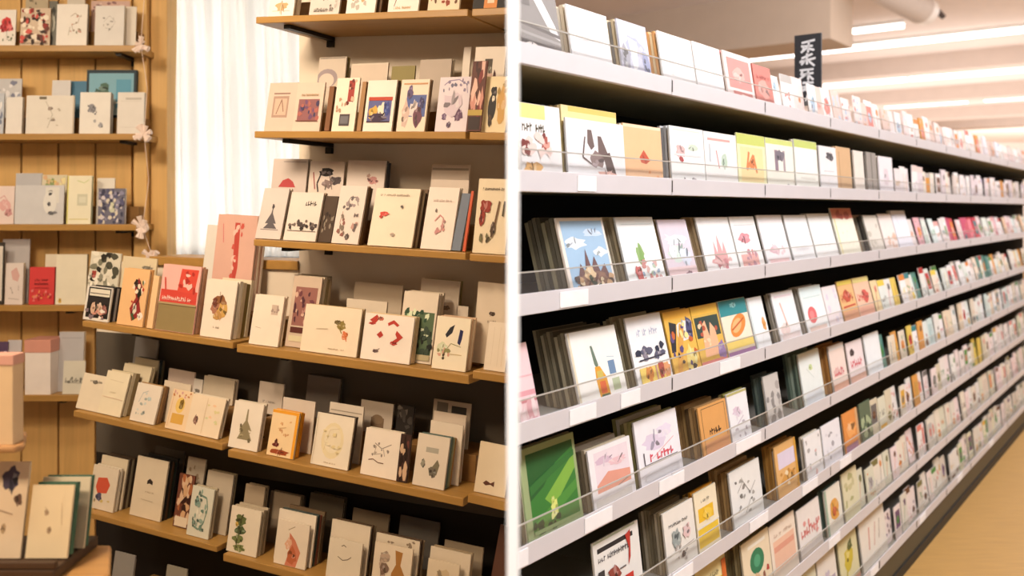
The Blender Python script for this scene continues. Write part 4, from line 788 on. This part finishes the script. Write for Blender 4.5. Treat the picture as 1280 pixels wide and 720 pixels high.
NAME = {'lpink': 'pale pink', 'lblue': 'pale blue', 'dgrey': 'dark grey'}
ORD = 'first second third fourth fifth sixth seventh eighth ninth tenth eleventh twelfth thirteenth fourteenth fifteenth sixteenth seventeenth eighteenth'.split()
LAST = {1: ('solid red card', 968), 2: ('lilac-tinged card', 1117), 3: ('pale lavender card', 1143), 4: ('crimson lettered card', 1095), 5: ('crisp white card', 1104),
        6: ('narrow green card', 1091), 7: ('sage cream card', 1075), 8: ('rust stroked card', 1110)}
LIM = {1: 2.9, 2: 4.0, 3: 4.3, 4: 3.9, 5: 3.9, 6: 3.7, 7: 3.5, 8: 3.9}
def ground(c):
    v = [int(c[i:i+2], 16) for i in (0, 2, 4)]
    if v[0]-v[2] > 45: return 'buff'
    if v[0]-v[1] > 14: return 'blush'
    if v[1] >= v[0] and v[2] >= v[0]-2: return 'cool white'
    if v[1] > v[0]: return 'greenish'
    if min(v) > 226: return 'white'
    return 'cream'
stuff = MB(); nauto = 0
MOT = [('round blot', 'b .5 .52 .3 .2 {0}; f .2 .1 .9 .9 5 .05 {1}'), ('band of lettering', 't .1 .42 .9 .7 1 {0}; r .05 .06 .95 .16 {1}'),
       ('block of colour', 'r .12 .3 .88 .85 {0}; b .5 .55 .2 .12 {1}'), ('scattered flowers', 'f .1 .1 .9 .9 12 .08 {0},{1}'),
       ('diagonal stem', 'l .05 {0} .3 .15 .6 .8; b .62 .75 .18 .1 {1}'), ('coloured heading', 'r 0 .82 1 1 {0}; f .2 .15 .8 .6 6 .06 {1}'),
       ('two upright strokes', 'l .08 {0} .3 .2 .35 .8; l .06 {1} .6 .2 .68 .8'), ('small low picture', 'b .5 .25 .28 .12 {0}; b .6 .5 .1 .06 {1}')]
for k in range(1, 9):
    sh = SR[k]; gs, acc = [x.split() for x in PALS[k]]; lm, px = LAST[k]; s = sh.s_at(px, .04)
    off = .034; q = 0; rnd = random.Random(40+k)
    while s < END-.15:
        w = rnd.uniform(.085, .118); h = rnd.uniform(.145, .175); c = rnd.choice(gs); a1, a2 = rnd.sample(acc, 2)
        if k == 3 and 4.2 < s < 5.2 and rnd.random() < .6: c = rnd.choice(['c44c6c', 'e8808c', 'd84858'])
        if k in (1, 2) and rnd.random() < .07: c = 'd8943c'
        if k in (4, 5, 6) and rnd.random() < .10: c = rnd.choice(['dc9c4c', '5a8c80', 'e0c45c'])
        mi = rnd.randrange(8); art = MOT[mi][1].format(a1, a2); t = rnd.uniform(.003, .006); n_ = rnd.choice([0, 0, 2, 3])
        lean = sh.lean + R(rnd.uniform(-2, 2)); oo = off + rnd.uniform(0, .02)
        if s < LIM[k] and q < 18:
            me = card_mesh(w, h, t, c, art, nauto); o = bpy.data.objects.new('greeting_card', me); col.objects.link(o)
            o.matrix_world = sh.M(s, oo, .0005, lean)
            tag(o, f'{ground(c)} card, {NAME.get(a1, a1)} {MOT[mi][0]}, {ORD[q]} past the {lm}, {caps[k-1]} steel shelf', 'greeting card')
            nauto += 1; q += 1
        else:
            M = sh.M(s, oo, .0005, lean)
            def T(x, y, z): return M @ Vector((x, y, z))
            y0 = -t-.003
            stuff.hexa([T(0,y0,0), T(w,y0,0), T(w,0,0), T(0,0,0), T(0,y0,h), T(w,y0,h), T(w,0,h), T(0,0,h)], mat(c))
            y = y0
            if s < 8:
                for pts, cc in art_polys(art.replace(' 12 .08', ' 4 .12').replace(' 6 .06', ' 3 .1'), int(s*100))[:9]:
                    y -= .00006
                    stuff.poly([T(min(max(x, .01), .99)*w, y, min(max(z, .01), .99)*h) for x, z in pts], mat(cc))
        if n_ and s > 3:       # backing stock
            pass
        s += w + rnd.choice([.004, .006, .01, .03 if k > 2 else .012])
so_ = stuff.build('distant_greeting_cards', fix=False)
tag(so_, 'small colourful greeting cards filling the far stretch of the steel shelves', 'greeting cards', kind='stuff')
print('CARDS', n_card[0], nauto)

# aisle sign on a short pole above the top shelf
sp = O + DR*2.60 + NB*.30; sz = CAM+ZB[0]+.0125
yv = sp.y; zt_ = CAM + (HY-43)/F*yv; zb_ = CAM + (HY-132)/F*yv
MS = Matrix((-NB, DR, Vector((0, 0, 1)))).transposed().to_4x4(); MS.translation = (sp.x, sp.y, sz)
root = empty('aisle_sign', MS); tag(root, 'tall black aisle sign with white brushed characters above top shelf', 'sign')
b = MB(); BK = mat('2c2c30', .5); w2 = .062
b.box(-w2, -.006, zb_-sz, w2, .006, zt_-sz, BK); wch = mat('e8e8ea')
rnd = random.Random(5); H = zt_-zb_
def stroke(x0, z0, x1, z1, w=.006):
    d = math.hypot(x1-x0, z1-z0); nx, nz = -(z1-z0)/d*w/2, (x1-x0)/d*w/2
    b.poly([(x0-nx, -.0064, z0-nz), (x1-nx, -.0064, z1-nz), (x1+nx, -.0064, z1+nz), (x0+nx, -.0064, z0+nz)][::1], wch)
for g in range(4):
    zc = zb_-sz + H*(.88-.19*g) - .02
    for (a0, b0, a1_, b1) in [(-.03,.018,.03,.024), (-.034,0,.03,.004), (0,.028,-.004,-.02), (-.004,.0,-.032,-.024), (0,0,.034,-.022), (-.02,.012,-.026,-.008)]:
        j = lambda: (rnd.random()-.5)*.014
        stroke(a0+j(), zc+b0+j(), a1_+j(), zc+b1+j(), .010)
for g in range(3): stroke(-.01+g*.018, zb_-sz+.02, .002+g*.018, zb_-sz+.055, .007)
b.build('board', root, fix=False)
b = MB(); b.tube((0, .012, .010), (0, .012, zt_-sz-.02), .005, mat('3a3a3c', .4, 'metal')); b.build('pole', root)
b = MB(); b.box(-.03, -.02, 0, .03, .04, .009, mat('3a3a3c', .4, 'metal')); b.build('foot_plate', root, bevel=.002)

# ------------------------------------------------------------------ hall shell
CE = 2.5; CZ = CAM + CE
CEIL = mat('ecdfd8', .9, 'plaster'); BEIGE = mat('d8c4b0', .9, 'plaster'); FLOOR = None
m = mat('b98f4d', .5, 'wood', spec=.4)
b = MB(); b.box(PR+.001, -4, -.05, 22, 34, 0, m); struct(b.build('floor_right'))
b = MB(); b.box(PR+.001, -4, CZ, 22, 34, CZ+.05, CEIL); struct(b.build('ceiling_right'))
b = MB(); b.box(PR+.001, 34, 0, 22, 34.1, CZ, mat('eee4dc', .9, 'plaster')); struct(b.build('wall_far'))
b = MB(); b.box(22, -4, 0, 22.1, 34.1, CZ, mat('eee4dc', .9, 'plaster')); struct(b.build('wall_aisle_side'))
# across the ceiling: rows run parallel to NB, stepping away along DR
MC = Matrix((NB, DR, Vector((0, 0, 1)))).transposed().to_4x4(); MC.translation = (0, 0, CAM)
def row_span(q, xpx):     # coordinate along NB of the sight column through photo column xpx at distance q along DR
    k = (xpx-HX)/F; y = q/(DR.x*k + DR.y); return NB.x*k*y + NB.y*y
def cbox(b, n0, n1, q0, q1, z0, z1, m):
    P = [MC @ Vector(p) for p in ((n0,q0,z0),(n1,q0,z0),(n1,q1,z0),(n0,q1,z0),(n0,q0,z1),(n1,q0,z1),(n1,q1,z1),(n0,q1,z1))]
    return b.hexa(P, m)
b = MB(); n1 = row_span(10.1, 665); n0 = row_span(10.1, 1038); cbox(b, n0, n1, 10.1, 10.9, 1.9, CE, BEIGE); struct(b.build('ceiling_beam'))
beams = [(15.6, 16.1), (19.9, 20.5), (24, 24.6), (27.3, 27.9)]
for (q0, q1) in beams:
    b = MB(); cbox(b, row_span(q0, 1500), row_span(q0, 760), q0, q1, CE-.28, CE, mat('dccbc0', .9, 'plaster')); struct(b.build('ceiling_beam'))
TUBE = emit_mat('lamp_tube', 'fffaf4', 5.0); HOUS = mat('f0ece6', .5, 'metal')
def lamp_row(q, segs_, th, lab, zz=CE, n_each=1):
    for i, (xa, xb) in enumerate(segs_):
        na, nb = row_span(q, xb), row_span(q, xa)
        mid = MC @ Vector(((na+nb)/2, q, zz-.06))
        root = empty('strip_light', Matrix.Translation(mid)); L = nb-na
        tag(root, lab[i], 'strip light')
        Mi = Matrix.Translation(-mid)
        for nm, z0, z1, ww, mm in (('housing', -.045, -.0005, th*.6, HOUS), ('tube', -.10, -.046, th*.5, TUBE)):
            b = MB(); cbox(b, na+.02*(nm == 'tube'), nb-.02*(nm == 'tube'), q-ww, q+ww, zz+z0, zz+z1, mm); o = b.build(nm, root)
            o.data.transform(Mi)
lamp_row(13.9, [(905, 1300)], .16, ['longest bright ceiling strip light, its end beside the beige beam'])
lamp_row(12.6, [(1040, 1131)], .10, ['short ceiling strip light ahead of the longest one'])
lamp_row(17.9, [(1030, 1134), (1137, 1300)], .16, ['ceiling strip light passing behind the black aisle sign', 'ceiling strip light in line beyond the black aisle sign'])
lamp_row(22.4, [(1106, 1210), (1230, 1300)], .16, ['third row ceiling strip light meeting the aisle sign', 'third row ceiling strip light after the gap'])
lamp_row(25.8, [(1165, 1300)], .16, ['fourth row ceiling strip light above the orange topped cards'])
lamp_row(28.9, [(1175, 1300)], .16, ['last visible ceiling strip light before the end wall'])
# air duct stub
b = MB(); a0 = at(1082, -26, 10.0); a1 = at(1152, 12, 10.5)
root = empty('ceiling_spotlight', Matrix.Translation(a0)); tag(root, 'grey cylindrical spotlight angled down from the hall ceiling', 'ceiling spotlight')
b = MB(); b.tube((0,0,0), a1-a0, .17, mat('cbbcb0', .5, 'metal'), 24); o = b.build('body', root, bevel=.006)
d = (a1-a0).normalized(); b = MB(); b.tube(a1-a0+d*.002, a1-a0+d*.12, .165, mat('f4ece4', .3), 24, .15); b.build('lens_ring', root)
b = MB(); e1 = at(1180, 22, 10.6)-a0; b.tube(e1-Vector((.09,0,-.09)), e1, .035, mat('4a3c34', .4), 12, .03); b.build('knob', root)
b = MB(); b.tube((0,0,0.10), (0,0,CZ-a0.z-.001), .03, mat('b0a49a', .5, 'metal'), 12); b.build('hanger', root)

# ================================================================== light
sc = bpy.context.scene
w = bpy.data.worlds.new('world'); sc.world = w; w.use_nodes = True
w.node_tree.nodes['Background'].inputs[0].default_value = (1, .97, .94, 1); w.node_tree.nodes['Background'].inputs[1].default_value = WORLD = .24
def area(name, loc, to, sx, sy, power, c, spread=180):
    l = bpy.data.lights.new(name, 'AREA'); l.shape = 'RECTANGLE'; l.size = sx; l.size_y = sy; l.energy = power; l.color = c; l.spread = R(spread)
    o = bpy.data.objects.new(name, l); col.objects.link(o); o.location = loc
    o.rotation_euler = (Vector(to)-Vector(loc)).to_track_quat('-Z', 'Y').to_euler(); return o
# warm ceiling lamps of the small shop, one added for the card stand
area('shop_light', (-1.25, 1.35, 2.88), (-1.0, 3.1, 2.0), .6, .4, 30, (1, .79, .58), 135)
area('shop_light', (-2.4, 2.3, 2.9), (-2.2, 3.9, 1.7), .5, .4, 14, (1, .84, .62), 140)
area('shop_light', (-1.3, .55, 2.88), (-1.0, 1.7, 1.0), .4, .3, 12, (1, .75, .5), 100)  # unseen fill added to warm and brighten the card stand
# daylight outside the curtained window
area('window_daylight', ((xl+xr)/2-.1, 4.75, 2.1), ((xl+xr)/2-.1, 3.9, 2.1), 1.6, 1.6, 40, (.93, .97, 1))
# fluorescent strips over the aisle, plus unseen fills added for packs and hall
LC = (.985, .97, 1)
area('aisle_light', (2.6, 1.5, CZ-.15), (1.4, 3.0, .6), 3.0, .8, 112, LC)
area('aisle_light', (1.4, .25, CZ-.15), (.95, 2.0, .8), .5, .4, 70, LC)  # unseen fill added to light the sides of the card packs
area('aisle_light', (4.6, 4.6, CZ-.15), (3.2, 5.4, .6), 3.0, .8, 112, LC)
area('aisle_light', (7.5, 9.0, CZ-.15), (7.4, 9.0, 0), 5.0, 2.0, 210, LC)
area('hall_fill', (5.6, 7.0, 2.95), (6.0, 8.2, 4.3), 5.0, 2.0, 105, (1, .96, .95))  # unseen upward fill added to brighten the near ceiling and beam
area('hall_fill', (11.0, 18.0, 2.6), (11.0, 18.0, 4), 12.0, 12.0, 600, (1, .97, .95))  # another unseen upward fill, added for the middle of the ceiling
area('hall_fill', (13.0, 27.0, 2.2), (13.0, 31.0, 3.6), 14.0, 5.0, 900, (1, .98, .96))  # unseen fill added to lift the far end of the hall
l = bpy.data.lights.new('partition_fill', 'SPOT'); l.energy = 200; l.spot_size = R(24); l.spot_blend = .5; l.shadow_soft_size = .03; l.color = (1, .98, .96)  # unseen spot added to whiten the free end of the partition
o = bpy.data.objects.new('partition_fill', l); col.objects.link(o); o.location = (-.8, -.5, CAM+1.0)
o.rotation_euler = (Vector((0, 1, CAM-.02))-o.location).to_track_quat('-Z', 'Y').to_euler()
cd.dof.use_dof = True; cd.dof.focus_distance = 2.45; cd.dof.aperture_fstop = 2.6
vs_ = sc.view_settings; sc.display_settings.display_device = 'sRGB'
vs_.view_transform = 'Standard'; vs_.look = 'None'; vs_.exposure = 0; vs_.gamma = 1; vs_.use_curve_mapping = False
sc.cycles.max_bounces = 7; sc.cycles.diffuse_bounces = 4; sc.cycles.transparent_max_bounces = 24; sc.cycles.sample_clamp_indirect = 6
